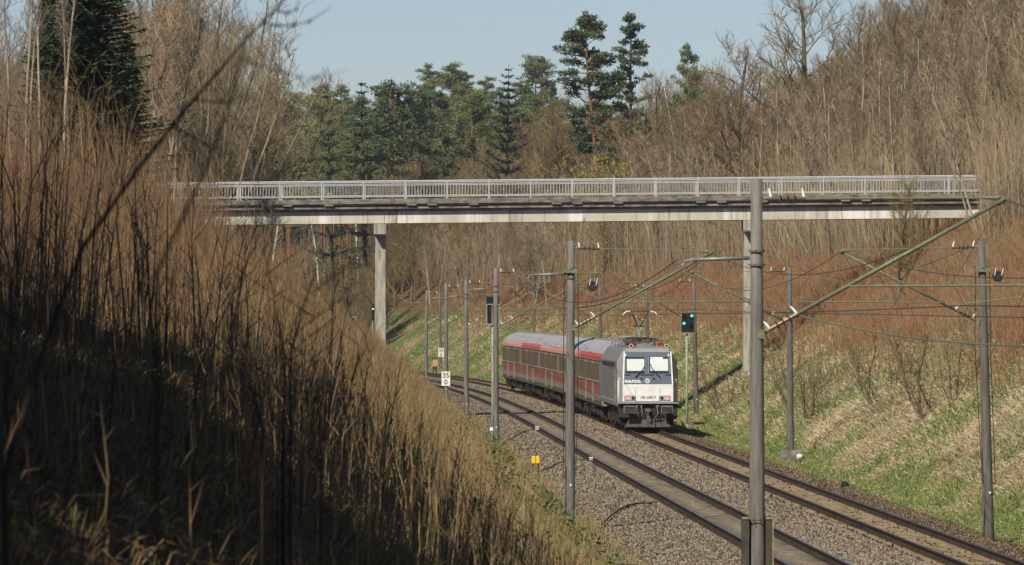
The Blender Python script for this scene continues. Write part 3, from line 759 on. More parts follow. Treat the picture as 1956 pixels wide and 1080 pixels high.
m = MB(); rings = [rA, rB, rC, rD, rE, rF]; n = 8
vs = [p for r in rings for p in r]
m._add(vs, [], 0)
def strip(i, js, mi):
    for j in js: m.f.append((i * n + j, i * n + (j + 1) % n, (i + 1) * n + (j + 1) % n, (i + 1) * n + j)); m.m.append(mi)
strip(0, range(8), 1); strip(1, range(8), 0); strip(2, range(8), 0); strip(3, range(8), 0); strip(4, range(8), 1)
for base in (0, 5 * n):
    m.f += [(base + 0, base + 1, base + 6, base + 7), (base + 1, base + 2, base + 5, base + 6), (base + 2, base + 3, base + 4, base + 5)]; m.m += [1, 1, 1]
m.build('body', [M['silver'], M['frontgrey']], loco, bevel=.03)
def fpanel(name, x0, x1, z0, z1, mt, proud, parent=loco, back=.012, xt=None):
    x2, x3 = xt or (x0, x1)
    m = MB(); m.hexa([(x0, yfr(z0) - proud, z0), (x1, yfr(z0) - proud, z0), (x1, yfr(z0) + back, z0), (x0, yfr(z0) + back, z0),
                      (x2, yfr(z1) - proud, z1), (x3, yfr(z1) - proud, z1), (x3, yfr(z1) + back, z1), (x2, yfr(z1) + back, z1)])
    return m.build(name, mt, parent)
fp = fpanel('front_panel', -1.19, 1.19, 1.46, 2.32, M['frontwhite'], .03)
m = MB()
for x in (-.62, .60): m.box((x, -.034, 2.0), (.03, .012, .3), rot=Matrix.Rotation(.06 * (1 if x > 0 else -1), 3, 'Y'))
m.box((-.01, -.034, 1.49), (1.2, .01, .02)); m.build('panel_crease', mat('panel_groove_grey', (.45, .46, .47), .5), fp)
for sx in (-1, 1):
    m = MB(); m.hexa([(sx * 1.225 - .032, -.035, 1.46), (sx * 1.225 + .032, -.035, 1.46), (sx * 1.225 + .032, .02, 1.46), (sx * 1.225 - .032, .02, 1.46),
            (sx * 1.225 - .032, -.035, 2.35), (sx * 1.225 + .032, -.035, 2.35), (sx * 1.225 + .032, .02, 2.35), (sx * 1.225 - .032, .02, 2.35)])
    m.hexa([(sx * 1.225 - .032, -.035, 2.352), (sx * 1.225 + .032, -.035, 2.352), (sx * 1.225 + .032, .02, 2.352), (sx * 1.225 - .032, .02, 2.352),
            (sx * 1.16 - .032, yfr(3.95) - .035, 3.95), (sx * 1.16 + .032, yfr(3.95) - .035, 3.95), (sx * 1.16 + .032, yfr(3.95) + .02, 3.95), (sx * 1.16 - .032, yfr(3.95) + .02, 3.95)])
    m.build('front_frame', M['frontwhite'], loco)
bandp = fpanel('window_band', -1.19, 1.19, 2.352, 3.93, M['band'], .022, xt=(-1.12, 1.12))
text('lettering', 'RAILPOOL', .19, M['frontwhite'], bandp, (-.745, yfr(2.45) - .028, 2.455), rot=(math.pi / 2 - .23, 0, 0), bold=.009, sx=.92)
text('lettering', '185 689-7', .205, M['black'], fp, (.0, -.036, 1.655), bold=0.0, sx=.95)
for x0, x1 in ((-1.11, -.12), (.06, 1.07)):
    g = fpanel('windscreen', x0, x1, 2.86, 3.68, M['glass'], .03, xt=(x0 + .02, x1 - .02))
    fpanel('blind', x0 + .07, x1 - .05, 2.99, 3.58, M['blind'], .034, g)
    fpanel('windscreen_edge', x0 - .03, x0 - .005, 2.86, 3.68, M['frontgrey'], .036, g); fpanel('windscreen_edge', x1 + .005, x1 + .03, 2.86, 3.68, M['frontgrey'], .036, g)
pp = fpanel('paper_notice', .14, .76, 3.36, 3.67, M['paper'], .042)
m = MB()
def scribble(z, x0, x1, seed):
    rr = random.Random(seed); x = x0
    while x < x1:
        w_ = rr.uniform(.02, .05); m.box((x + w_ / 2, yfr(z) - .045, z), (w_, .006, rr.uniform(.025, .04))); x += w_ + rr.choice((.008, .008, .03))
scribble(3.59, .17, .72, 1); scribble(3.44, .27, .63, 2); m.build('printed_line', M['ink'], pp)
# emblem, grilles and sockets on the band
m = MB(); z = 2.49; m.tube([(-.02, yfr(z) + .01, z), (-.02, yfr(z) - .055, z)], .13, 18); o = m.build('emblem', M['logo'], bandp)
m = MB(); m.box((-.02, yfr(z) - .058, z), (.06, .006, .05)); m.build('emblem_centre', M['band'], o)
m = MB()
for x in (-.32, .3): m.tube([(x, yfr(2.6) - .02, 2.6), (x, yfr(2.6) - .06, 2.57)], .055, 10)
for x0, x1 in ((-1.17, -.86), (-.35, .32), (.86, 1.17)): m.box(((x0 + x1) / 2, yfr(2.78) - .03, 2.78), (x1 - x0, .012, .05))
m.build('socket', M['black'], bandp)
for x in (-1.08, 1.06):
    m = MB(); z = 3.74; m.twig(Vector((x, yfr(z) - .05, z - .02)), Vector((x, yfr(z) - .01, z + .14)), .07); m.build('marker_lamp', M['frontwhite'], bandp)
for sx, x in ((-1, -.62), (1, .62)):   # wipers
    m = MB(); p0 = Vector((x, yfr(2.68) - .06, 2.66)); p1 = Vector((x * .42, yfr(3.02) - .06, 3.02)); p2 = Vector((x * .22, yfr(3.2) - .06, 3.25))
    m.tube([p0, p1], [.035, .018], 6); m.tube([p0 + Vector((sx * -.05, 0, .02)), p2], .010, 5); m.tube([p1 - Vector((0, 0, .2)), p2 + Vector((0, 0, .1))], .012, 5)
    m.build('wiper', M['black'], loco)
for sx, xs in ((-1, (-1.02, -.74)), (1, (.98, .70))):
    m = MB(); xc = sum(xs) / 2; m.box((xc, -.034, 1.625), (.56, .03, .25)); lb = m.build('headlight', M['black'], loco, bevel=.01)
    m = MB(); m.box((xc, -.051, 1.625), (.5, .008, .2)); m.build('lamp_cover', M['lens'], lb)
    m = MB(); m.tube([(xs[1], -.056, 1.63), (xs[1], -.066, 1.63)], .085, 14); m.build('lamp_reflector', M['glass'], lb)
    m = MB(); m.tube([(xs[0], -.056, 1.60), (xs[0], -.066, 1.60)], .06, 12); m.build('tail_lamp', M['lamp_red'], lb)
    m = MB(); m.tube([(sx * 1.43, .44, 1.45), (sx * 1.43, .40, 2.55), (sx * 1.40, .46, 2.62)], .022, 6); m.tube([(sx * 1.47, .55, 1.45), (sx * 1.47, .5, 2.5)], .02, 6); m.build('handrail', M['frontwhite'], loco)
# lower front: buffer beam, buffers, coupling, plough
m = MB(); m.box((0, .35, 1.03), (2.95, .5, .78)); m.box((0, .7, .55), (2.6, .6, .5)); bb = m.build('buffer_beam', M['darkgrey'], loco, bevel=.02)
m = MB(); m.box((0, .12, 1.385), (3.0, .5, .06)); m.build('front_step', M['frontgrey'], loco)
for x in (-.93, .93):
    m = MB(); m.tube([(x, .12, 1.06), (x, -.36, 1.06)], [.17, .14], 14); b_ = m.build('buffer', M['darkgrey'], loco)
    m = MB(); m.box((x, -.40, 1.06), (.60, .06, .38)); m.build('buffer_plate', mat('worn_buffer_plate', (.17, .17, .165), .6, .3, var=.25, scale=4), b_, bevel=.06)
    m = MB(); m.box((x, -.433, 1.06), (.50, .012, .29)); m.build('grease_patch', M['underframe'], b_, bevel=.005)
m = MB()
m.box((0, -.02, 1.03), (.22, .3, .16)); m.tube([(0, -.1, 1.02), (0, -.34, .92), (0, -.3, .62)], [.05, .05, .03], 8); m.tube([(-.08, -.3, .72), (0, -.36, .62), (.08, -.3, .72)], .03, 6)
m.box((0, -.2, 1.0), (.34, .06, .05)); m.build('screw_coupling', mat('worn_coupling_steel', (.15, .14, .125), .5, .4, var=.3, scale=9), loco)
for k, x in enumerate((-.55, -.42, -.33, .36, .45, .58)):
    m = MB(); m.tube([(x, .08, 1.3), (x, -.12, 1.15), (x + .05, -.22, .86), (x + (.1 if x < 0 else -.1), -.1, .66), (x + .02, .05, .8)], .022, 6)
    m.tube([(x, -.02, 1.28), (x, -.1, 1.17)], .032, 6); m.build('brake_hose', M['cable'] if k % 2 else M['equip'], loco)
m = MB(); m.box((.52, -.06, 1.24), (.05, .1, .12)); m.box((-.5, -.02, 1.32), (.06, .1, .05)); m.build('red_tap', mat('red_tap_paint', (.5, .03, .03), .5), loco)
m = MB(); m.hexa([(-1.15, .1, .18), (1.15, .1, .18), (1.15, .5, .18), (-1.15, .5, .18), (-.9, .12, .62), (.9, .12, .62), (.9, .6, .62), (-.9, .6, .62)])
m.hexa([(-.35, -.06, .18), (.35, -.06, .18), (.35, .1, .18), (-.35, .1, .18), (-.3, .02, .6), (.3, .02, .6), (.3, .12, .6), (-.3, .12, .6)])
m.build('snow_plough', mat('scuffed_plough_grey', (.075, .073, .07), .7, var=.35, scale=4), loco)
for sx in (-1, 1):
    m = MB(); m.box((sx * 1.36, .62, .72), (.16, .5, .3)); m.box((sx * 1.4, .6, .40), (.2, .34, .05)); m.box((sx * 1.4, .6, 1.0), (.2, .36, .05)); m.build('cab_step', M['darkgrey'], loco)
    m = MB(); m.box((sx * (Wd + .003), 1.75, 2.25), (.012, .70, 1.95)); dr = m.build('cab_door', mat('cab_door_grey', (.26, .275, .29), .45, .2, var=.1, scale=3), loco)
    m = MB(); m.box((sx * (Wd + .012), 1.75, 2.85), (.012, .45, .55)); m.build('door_window', M['glass'], dr)
    m = MB()
    for yy in (1.36, 2.14): m.tube([(sx * (Wd + .05), yy, 1.4), (sx * (Wd + .05), yy, 3.1)], .02, 6)
    m.build('door_handrail', M['equip'], dr)
    m = MB(); m.box((sx * (Wd + .004), 17.95, 2.35), (.012, .6, 2.2)); m.build('blue_stripe', M['blue'], loco)
    m = MB()
    for i in range(12): m.box((sx * (Wd + .006), 3.6 + i * 1.05, 3.28), (.016, .85, .2))
    m.build('air_grille', M['underframe'], loco)
    m = MB()
    for i in range(9): m.tube([(sx * (Wd + .002), 3 + i * 1.6, 1.45), (sx * (Wd + .016), 3 + i * 1.6, 1.45)], .05, 8)
    m.build('jacking_point', M['lens'], loco)
for y in (4.0, 14.9): bogie(loco, y, 2.6)
m = MB(); m.box((0, 9.45, .72), (2.5, 5.6, .72)); m.box((0, LL / 2, 1.14), (2.7, LL - 2, .16)); m.build('underframe', M['underframe'], loco)
# roof gear
m = MB()
m.box((0, 9.4, 4.17), (1.7, 15.5, .1))
for y in (2.3, 3.4, 5.2, 8.6, 11.0, 13.5, 16.0): m.box((random.uniform(-.3, .3), y, 4.27), (random.uniform(.6, 1.1), .7, .14))
m.build('roof_hatch', M['equip'], loco)
m = MB()
for x in (-.42, -.2, .22, .5): m.tube([(x, 2, 4.52), (x * 1.2, 5, 4.56), (x * .8, 9, 4.5), (x, 14, 4.55), (x, 17, 4.5)], .028, 6)
for y in (3, 6.5, 10, 13): m.tube([(-.9, y, 4.45), (-.5, y, 4.6), (.5, y, 4.6), (.9, y, 4.45)], .024, 6)
m.build('busbar', M['darkgrey'], loco)
for x, y in ((-.7, 3), (.15, 2.6), (-.2, 4.8), (.7, 6.5), (-.7, 8), (.6, 10.5), (-.5, 13), (.4, 15)):
    m = MB(); m.tube([(x, y, 4.15), (x, y, 4.56)], .05, 8); m.disc_stack((x, y, 4.2), (x, y, 4.54), .11, 5, .4, 10); m.build('roof_insulator', M['equip'], loco)
for x, y in ((.78, 2.4), (-.62, 2.2)):
    m = MB(); m.box((x, y, 4.30), (.28, .3, .18)); m.disc_stack((x, y, 4.36), (x, y, 4.52), .13, 3, .45, 10); m.build('red_insulator', M['red_ins'], loco)
for x in (-.78, 1.0):
    m = MB(); m.tube([(x, 1.2, 4.24), (x, 1.9, 4.22)], [.095, .05], 14); h_ = m.build('roof_horn', M['frontwhite'], loco)
    m = MB(); m.tube([(x, 1.196, 4.24), (x, 1.19, 4.24)], .07, 12); m.build('horn_mouth', M['black'], h_)
for i in range(3):
    m = MB(); y = 9 + i * 3; m.tube([(-1.1, y, 4.15), (-1.02, y, 4.42), (-.7, y, 4.62), (-.3, y, 4.66)], .035, 8); m.build('roof_pipe', M['equip'], loco)
# raised pantograph
PY = 7.4
pn = MB(); pn.box((0, PY, 4.42), (1.2, 1.6, .07)); pn.box((0, PY - .3, 4.56), (.3, .5, .16)); pan = pn.build('pantograph', M['darkgrey'], loco)
m = MB(); m.tube([(0, PY - .2, 4.5), (-.02, PY + 1.0, 5.2)], [.085, .06], 8); m.build('lower_arm', M['equip'], pan)
m = MB(); m.tube([(-.06, PY + 1.0, 5.2), (-.43, PY - .1, 5.92)], [.03, .022], 6); m.tube([(.06, PY + 1.0, 5.2), (.43, PY - .1, 5.92)], [.03, .022], 6); m.tube([(-.28, PY + 1.0, 5.2), (.28, PY + 1.0, 5.2)], .03, 6); m.tube([(-.28, PY + 1.0, 5.2), (-.24, PY + .9, 5.3)], .02, 5); m.build('upper_arm', M['black'], pan)
m = MB()
for e in (-.18, .18):
    m.tube([(-.5, PY - .1 + e, 5.97), (.5, PY - .1 + e, 5.97)], .025, 6)
m.build('contact_strip', M['black'], pan)
m = MB()
for e in (-.18, .18):
    for sx in (-1, 1): m.tube([(sx * .5, PY - .1 + e, 5.97), (sx * .68, PY - .1 + e, 5.95), (sx * .82, PY - .1 + e, 5.86), (sx * .88, PY - .1 + e, 5.76)], .022, 6)
m.build('pantograph_horn', M['white_horn'], pan)
loco_end = place_vehicle(loco, LY, LL, 4.0); loco.scale = (1.03, 1.0, 1.025); loco.location.x += .08

# --- five coaches
M['roof_coach'] = mat('weathered_grey_coach_roof', (.31, .315, .335), .5, var=.22, scale=.9, stretch=(.4, 2.2, .4), spec=.35)
M['red_lower'] = mat('dusty_red_side', (.28, .10, .08), .5, var=.25, scale=1.3, stretch=(1, 2, .5))
M['red_roof'] = mat('bright_red_cantrail', (.50, .085, .078), .4, var=.12, scale=1.5, stretch=(1, 2.5, .6))
M['pink_roof'] = mat('faded_red_cantrail', (.58, .27, .255), .55, var=.15, scale=1.5, stretch=(1, 2.5, .6))
M['side_dust'] = mat('dust_brown_window_band', (.26, .215, .165), .5, var=.25, scale=2, stretch=(1, 2.5, .5), spec=.5)
M['beige'] = mat('dusty_beige_sill', (.235, .21, .165), .6, var=.2, scale=2, stretch=(1, 2, 1))
M['skirt'] = mat('dark_grey_skirt', (.115, .105, .092), .7, var=.3, scale=2)
M['door_grey'] = mat('grey_coach_door', (.30, .285, .26), .55, var=.15, scale=3)
M['glint'] = mat('painted_sill_glint', (.5, .5, .48), .3, .3)  # pale colour painted in for sun glints along the window bottoms
M['coach_glass'] = mat('window_painted_reflection', (.14, .115, .085), .3, spec=.6)  # brown reflection of the slopes put into the glass colour
CL = 26.4
M['dark_frame'] = mat('dark_window_frame', (.06, .05, .042), .6)
def coach(label, redmat, proto=None):
    root = tag(empty('passenger_coach'), label, 'railway coach', 'red passenger coaches of the train')
    hw = 1.42
    lev = [(.93, M['skirt']), (1.2, M['beige']), (1.52, M['red_lower']), (2.17, M['side_dust']), (3.42, None)]
    mats = [M['skirt'], M['beige'], M['red_lower'], M['side_dust'], redmat, M['roof_coach']]
    zs = [.93, 1.2, 1.52, 2.17, 3.40]
    arc = [(hw * math.cos(t), 3.40 + 1.0 * math.sin(t)) for t in np.linspace(0, math.pi, 17)]
    def half(sx): return [(sx * hw * (0.97 if z < 1 else 1), z) for z in zs[:-1]]
    sect = [(hw * (.97 if z < 1 else 1), z) for z in zs[:-1]] + arc + [(-hw * (.97 if z < 1 else 1), z) for z in reversed(zs[:-1])]
    k = len(sect); m = MB(); ys2 = [0.05, 1.0, 6.4, 13.2, 20, CL - 1.0, CL - .05]
    vs = []
    for i, y in enumerate(ys2):
        q = .96 if i in (0, len(ys2) - 1) else 1
        vs += [(x * q, y, z) for x, z in sect]
    m._add(vs, [], 0)
    mi_of = [0, 1, 2, 3] + [4 if (j < 2 or j > 13) else 5 for j in range(16)] + [3, 2, 1, 0]
    for i in range(len(ys2) - 1):
        for j in range(k - 1): m.f.append((i * k + j, i * k + j + 1, (i + 1) * k + j + 1, (i + 1) * k + j)); m.m.append(mi_of[j])
    m.f += [tuple(range(k)), tuple((len(ys2) - 1) * k + j for j in range(k - 1, -1, -1))]; m.m += [3, 3]
    m.build('body', mats, root, smooth=False)
    w0 = d0 = None
    for sx in (-1, 1):
        # windows in three saloons of four, doors between
        for sal in range(3):
            for q in range(4):
                y = 2.0 + sal * 8.5 + q * 1.75 + (.15 if sal == 0 else 0)
                m = MB(); m.box((sx * (hw + .001), y, 2.72), (.03, 1.38, .98)); fr = m.build('window', M['dark_frame'], root)
                m = MB(); m.box((sx * (hw + .012), y, 2.72), (.03, 1.26, .86)); m.build('pane', M['coach_glass'], fr)
                m = MB(); m.box((sx * (hw + .03), y, 2.245), (.05, 1.2, .05)); m.build('sill_glint', M['glint'], fr)  # added pale bar, a painted sun glint below the pane
        for y in (8.6, 17.2):
            m = MB(); m.box((sx * (hw + .004), y, 2.2), (.03, 1.25, 2.25)); dr = m.build('door', M['door_grey'], root)
            for e in (-.32, .32):
                m = MB(); m.box((sx * (hw + .014), y + e, 2.75), (.03, .42, .85)); m.build('door_window', M['coach_glass'], dr)
                m = MB(); m.box((sx * (hw + .03), y + e * .2, 2.1), (.04, .04, .5)); m.build('door_handle', M['skirt'], dr)
            m = MB(); m.box((sx * (hw - .05), y, .80), (.25, 1.2, .06)); m.build('door_step', M['underframe'], root)
        m = MB(); m.box((sx * (hw + .015), CL / 2, 3.41), (.05, CL - .4, .04)); m.build('rain_gutter', M['beige'], root)
    for i in range(17):
        m = MB(); m.sweep([(1.435 * math.cos(t), 3.405 + 1.008 * math.sin(t)) for t in np.linspace(.42, math.pi - .42, 15)] + [(1.40 * math.cos(t), 3.38 + .98 * math.sin(t)) for t in np.linspace(math.pi - .42, .42, 15)], [.9 + i * 1.53, .96 + i * 1.53])
        m.build('roof_rib', M['roof_coach'], root)
    m = MB()
    for i in range(15): m.box((.25 if i % 2 else -.05, 1.5 + i * 1.68, 4.43), (.32, .5, .12))
    m.build('roof_vent', M['equip'], root)
    for y in (3.7, CL - 3.7): bogie(root, y, 2.5)
    rr = random.Random(5); m = MB()
    for i in range(9):
        y = 7 + i * 1.5; hh = rr.uniform(.3, .6)
        m.box((rr.choice((-1, 1)) * .6, y, .9 - hh / 2), (1.2, rr.uniform(.6, 1.2), hh))
        m.tube([(-1.15, y - .4, .4), (-1.18, y + .5, .75)], .05, 6)
    m.box((0, CL / 2, .88), (2.5, CL - 1.2, .12)); m.build('underframe', M['underframe'], root)
    for y in (-.0, CL - .0):
        m = MB(); m.box((0, y, 2.45), (1.5, .5, 2.5)); m.build('gangway', M['cable'], root)
        m = MB()
        for x in (-.87, .87): m.tube([(x, y - .3, 1.05), (x, y + .3, 1.05)], .2, 10)
        m.build('buffer', M['underframe'], root)
    return root
cur = LY + LL + .35
CLAB = [('dust covered red coach with bright red roof edge, coupled directly to the locomotive', 'red_roof'), ('dust covered coach with faded pink roof edge, half hidden behind a concrete mast', 'pink_roof'),
        ('dust covered coach with pale pink roof edge, in the middle of the train', 'pink_roof'), ('dust covered coach with bright red roof edge, last but one of the train', 'red_roof'),
        ('dust covered coach with pale pink roof edge at the tail end of the train', 'pink_roof')]
for lab, rm in CLAB:
    c = coach(lab, M[rm])
    e = place_vehicle(c, cur, CL, 3.7); cur = e.y + .35
# ------------------------------------------------------------------ vegetation prototypes
M['bark'] = mat('tinted_bark', (.2, .2, .2), .95, attr=True, var=.3, scale=2.5, stretch=(3, 3, .6), spec=.05)
M['twig'] = mat('tinted_twigs', (.2, .2, .2), .9, attr=True, spec=.08)
M['leaf'] = mat('tinted_needles', (.1, .1, .1), .7, attr=True, spec=.2)
def jit(c, a, r): k = 1 + r.uniform(-a, a); return tuple(x * k * (1 + r.uniform(-.06, .06)) for x in c)
def rdir(az, up): return Vector((math.cos(az) * math.cos(up), math.sin(az) * math.cos(up), math.sin(up)))
def wander(p, d, L, n, bend, up, r):
    pts = [p]; d = d.copy()
    for i in range(n):
        d = (d + Vector((r.gauss(0, bend), r.gauss(0, bend), r.gauss(0, bend) + up))).normalized()
        p = p + d * (L / n); pts.append(p)
    return pts
def along(pts, t):
    k = len(pts) - 1; i = min(k - 1, int(t * k)); f = t * k - i
    return pts[i].lerp(pts[i + 1], f), (pts[i + 1] - pts[i]).normalized()

def bare_tree(seed, h, r0, f0, nb, spread, up, bend, bark, twig, stems=1, n2=8, n3=7, fat=1.0):
    """Leafless tree: returns trunk and crown meshes (tinted), height h."""
    r = random.Random(seed); tr = MB(); cr = MB()
    for st in range(stems):
        az0 = r.uniform(0, 6.28)
        d0 = Vector((0, 0, 1)) if stems == 1 else rdir(az0 + st * 6.28 / stems, r.uniform(1.1, 1.45))
        b0 = Vector((0, 0, -.5)) if stems == 1 else Vector((math.cos(az0 + st * 6.28 / stems) * .15 * stems ** .5, math.sin(az0 + st * 6.28 / stems) * .15 * stems ** .5, -.5))
        hh = h * (1 if st == 0 else r.uniform(.72, 1))
        pts = wander(b0, d0, hh + .5, 9, bend * .5, .06, r)
        tr.col = jit(bark, .12, r)
        rr = r0 * (1 if stems == 1 else r.uniform(.55, .85))
        tr.tube(pts, [rr * (1.12 - .98 * i / 9) + .012 for i in range(10)], 7)
        for i in range(max(4, nb // stems)):
            t = f0 + (.97 - f0) * ((i + r.random()) / max(4, nb // stems)) ** .85
            p, td = along(pts, t)
            L = hh * spread * (1.05 - t) ** .6 * r.uniform(.55, 1.15)
            b1 = wander(p, (td * .35 + rdir(r.uniform(0, 6.28), up + r.uniform(-.25, .35))).normalized(), L, 4, bend, .10, r)
            rb = max(.014, rr * (1.05 - t) * .55) * fat
            cr.col = jit(tuple(.5 * (a + b) for a, b in zip(bark, twig)), .15, r)
            cr.tube(b1, [rb * (1 - .78 * k / 4) for k in range(5)], 4, cap=False)
            for j in range(n2):
                p2, d2 = along(b1, .18 + .8 * (j + r.random()) / n2)
                L2 = L * r.uniform(.3, .6)
                b2 = wander(p2, (d2 * .7 + rdir(r.uniform(0, 6.28), r.uniform(-.3, .8)) * .8).normalized(), L2, 2, bend * 1.1, .12, r)
                cr.col = jit(twig, .22, r)
                cr.tube(b2, [rb * .42, rb * .3, rb * .18], 3, cap=False)
                for k in range(n3):
                    p3, d3 = along(b2, .1 + .9 * (k + r.random()) / n3)
                    q = (d3 * .7 + rdir(r.uniform(0, 6.28), r.uniform(-.2, 1.0)) * .75).normalized()
                    cr.twig(p3, p3 + q * L2 * r.uniform(.3, .75), max(.013, rb * .2))
    return tr, cr
def needles(cr, c, rad, n, size, col, r, flat=.6):
    for i in range(n):
        v = Vector((r.gauss(0, 1), r.gauss(0, 1), r.gauss(0, 1) * flat)); v = v.normalized() * rad * r.random() ** .45; v.z *= flat
        p = c + v; d = (v.normalized() * .7 + Vector((r.gauss(0, .5), r.gauss(0, .5), r.gauss(.2, .4)))).normalized()
        s = d.cross(Vector((r.gauss(0, 1), r.gauss(0, 1), r.gauss(0, 1)))).normalized() * size * .30
        cr.col = jit(col, .28, r)
        cr._add([p - s, p + s, p + d * size * r.uniform(.7, 1.3)], [(0, 1, 2)])
PINE_B = (.20, .105, .055); PINE_G = [(.115, .145, .052), (.15, .18, .06), (.09, .118, .046)]
def pine(seed, h, f0, wide, ragged=.35, dens=1.0, gcol=None):
    r = random.Random(seed); tr = MB(); cr = MB()
    pts = wander(Vector((0, 0, -.5)), Vector((0, 0, 1)), h + .3, 9, .03, .05, r)
    for i in range(9):
        tr.col = (.12, .085, .06) if i < 3 else PINE_B
        tr.tube(pts[i:i + 2], [.2 * h / 18 * (1.1 - .1 * i), .2 * h / 18 * (1.0 - .1 * i) + .01], 7, cap=False)
    nb = int(34 * dens)
    for i in range(nb):
        t = f0 + (.99 - f0) * (i + r.random()) / nb
        p, td = along(pts, t); prof = math.sin(min(1, (1.04 - t) / (1.04 - f0) * 1.25) * math.pi * .5) ** .8
        L = wide * prof * r.uniform(1 - ragged, 1 + ragged) + .25
        b = wander(p, rdir(r.uniform(0, 6.28), r.uniform(-.1, .5)), L, 3, .16, .08, r)
        tr.col = jit(PINE_B, .2, r); tr.tube(b, [.055, .045, .03, .014], 4, cap=False)
        g = gcol or r.choice(PINE_G)
        for q in (.45, .72, 1.0):
            if q < .5 and r.random() < .35: continue
            pp, _ = along(b, min(q, .999))
            needles(cr, pp + Vector((r.gauss(0, .15), r.gauss(0, .15), .1)), .30 * wide * r.uniform(.7, 1.2) * (.7 + .5 * q) * .75, int(62 * dens), .25, g, r)
    needles(cr, pts[-1], .45, 80, .25, gcol or PINE_G[1], r, 1.1)
    return tr, cr
def spruce(seed, h, f0, wide, gap=.42, droop=.35, gcol=((.040, .072, .030), (.058, .100, .038), (.032, .058, .026)), rag=.25, per=9, size=.34, trunk=(.09, .065, .05)):
    r = random.Random(seed); tr = MB(); cr = MB()
    tr.col = trunk; tr.tube([(0, 0, -.5), (0, 0, h * .5), (0, 0, h)], [.2 * h / 16, .12 * h / 16, .015], 7)
    z = f0 * h; 
    while z < h - .15:
        t = (h - z) / (h * (1 - f0)); L0 = wide * t ** .85 + .12
        a0 = r.uniform(0, 6.28)
        for k in range(per if t > .15 else 5):
            L = L0 * r.uniform(1 - rag, 1 + rag * .6); az = a0 + k * 6.28 / per + r.uniform(-.3, .3)
            d = rdir(az, .25 - droop * t); sid = Vector((-math.sin(az), math.cos(az), 0)); g = r.choice(gcol)
            n = max(4, int(L * 15)); tr.tube([Vector((0, 0, z)), Vector((0, 0, z)) + d * L * .9], [.03, .008], 3, cap=False)
            for i in range(n):
                f = (i + r.random()) / n; p = Vector((0, 0, z)) + d * L * f + Vector((0, 0, -.22 * L * f * (1 - f) + .10 * f * f * L))
                for s_ in (-1, 1):
                    q = (d * r.uniform(.3, .9) + sid * s_ * r.uniform(.3, 1) + Vector((0, 0, r.uniform(-.75, .15)))).normalized()
                    ln = size * r.uniform(.7, 1.4) * (1.15 - .4 * f); wv = q.cross(Vector((r.gauss(0, .4), r.gauss(0, .4), 1))).normalized() * ln * .22
                    cr.col = jit(g, .3, r); cr._add([p - wv, p + wv, p + q * ln], [(0, 1, 2)])
        z += gap * r.uniform(.8, 1.2) * (.55 + .6 * t)
    return tr, cr
def leafy_bush(seed, h, col, nl=240, ls=.16):
    r = random.Random(seed); tr, cr = bare_tree(seed, h, .06, .08, 22, .5, .7, .16, (.14, .11, .07), (.15, .12, .06), stems=4, n2=4, n3=3)
    for i in range(nl):
        v = Vector((r.gauss(0, .33) * h, r.gauss(0, .33) * h, h * (.25 + .7 * r.random())))
        needles(cr, v, .25 * ls / .16, 9, ls, col, r, .9)
    return tr, cr
PROTO = {}
def proto(kind, key, pair, h, bark='bark', crown='twig'):
    tr, cr = pair
    root = empty(kind); tr.build('trunk', M[bark], root, colors=True, smooth=True); cr.build('crown', M[crown], root, colors=True)
    PROTO.setdefault(key, []).append([root, h, True])
GB = (.29, .245, .17); TW = (.255, .202, .132)
for i in range(7): proto('bare_tree', 'slim', bare_tree(100 + i, 10, .085, .30, 24, .30, .85, .11, jit(GB, .1, random.Random(i)), jit(TW, .15, random.Random(i))), 10)
for i in range(3): proto('sapling_clump', 'lean', bare_tree(150 + i, 10, .075, .35, 20, .25, .95, .09, (.29, .25, .165), (.22, .175, .115), stems=3, n2=5), 10)
for i in range(4): proto('oak_tree', 'oak', bare_tree(200 + i, 13, .26, .16, 34, .46, .30, .20, (.14, .115, .075), ((.21, .16, .075), (.19, .135, .08), (.215, .165, .07), (.185, .135, .088))[i], n2=9, n3=7, fat=.8), 13)
for i in range(3): proto('many_stemmed_tree', 'multi', bare_tree(250 + i, 15, .15, .14, 64, .36, .55, .13, (.22, .18, .12), (.215, .17, .105), stems=5, n2=8, n3=7, fat=.8), 15)
for i in range(2): proto('birch_tree', 'birch', bare_tree(300 + i, 14, .10, .35, 22, .2, .75, .08, (.52, .50, .46), (.16, .11, .08), n2=6), 14)
for i in range(5): proto('pine_tree', 'pine', pine(400 + i, 18, (.42, .5, .36, .45, .55)[i], (3.0, 2.6, 3.2, 2.6, 2.9)[i], gcol=(None, (.18, .21, .07), None, (.12, .165, .07), None)[i], dens=(1.2, 1.1, 1.3, 1, 1.1)[i]), 18, crown='leaf')
proto('pine_tree', 'pinehero', pine(450, 22, .40, 2.45, .45, 1.9, (.085, .112, .05)), 22, crown='leaf')
proto('pine_tree', 'pinethin', pine(451, 20, .45, 1.7, .5, 1.15, (.095, .122, .062)), 20, crown='leaf')
proto('pine_tree', 'umbrella', pine(452, 17, .62, 2.5, .25, .8, (.072, .105, .052)), 17, crown='leaf')
for i in range(2): proto('spruce_tree', 'spruce', spruce(500 + i, 16, .06, 2.9, gap=.30, size=.34, rag=.4, per=8), 16, crown='leaf')
proto('fir_tree', 'fir', spruce(520, 18, .25, 3.4, gap=.95, droop=-.15, gcol=((.040, .064, .040), (.034, .054, .036)), rag=.45, per=8, size=.34), 18, crown='leaf')
proto('spruce_tree', 'sparse', spruce(521, 16, .35, 2.0, gap=1.0, droop=.1, gcol=((.040, .050, .038), (.050, .058, .044)), rag=.45, per=7, size=.30), 16, crown='leaf')
proto('leafy_bush', 'oliveb', leafy_bush(601, 5, (.11, .12, .03)), 5)
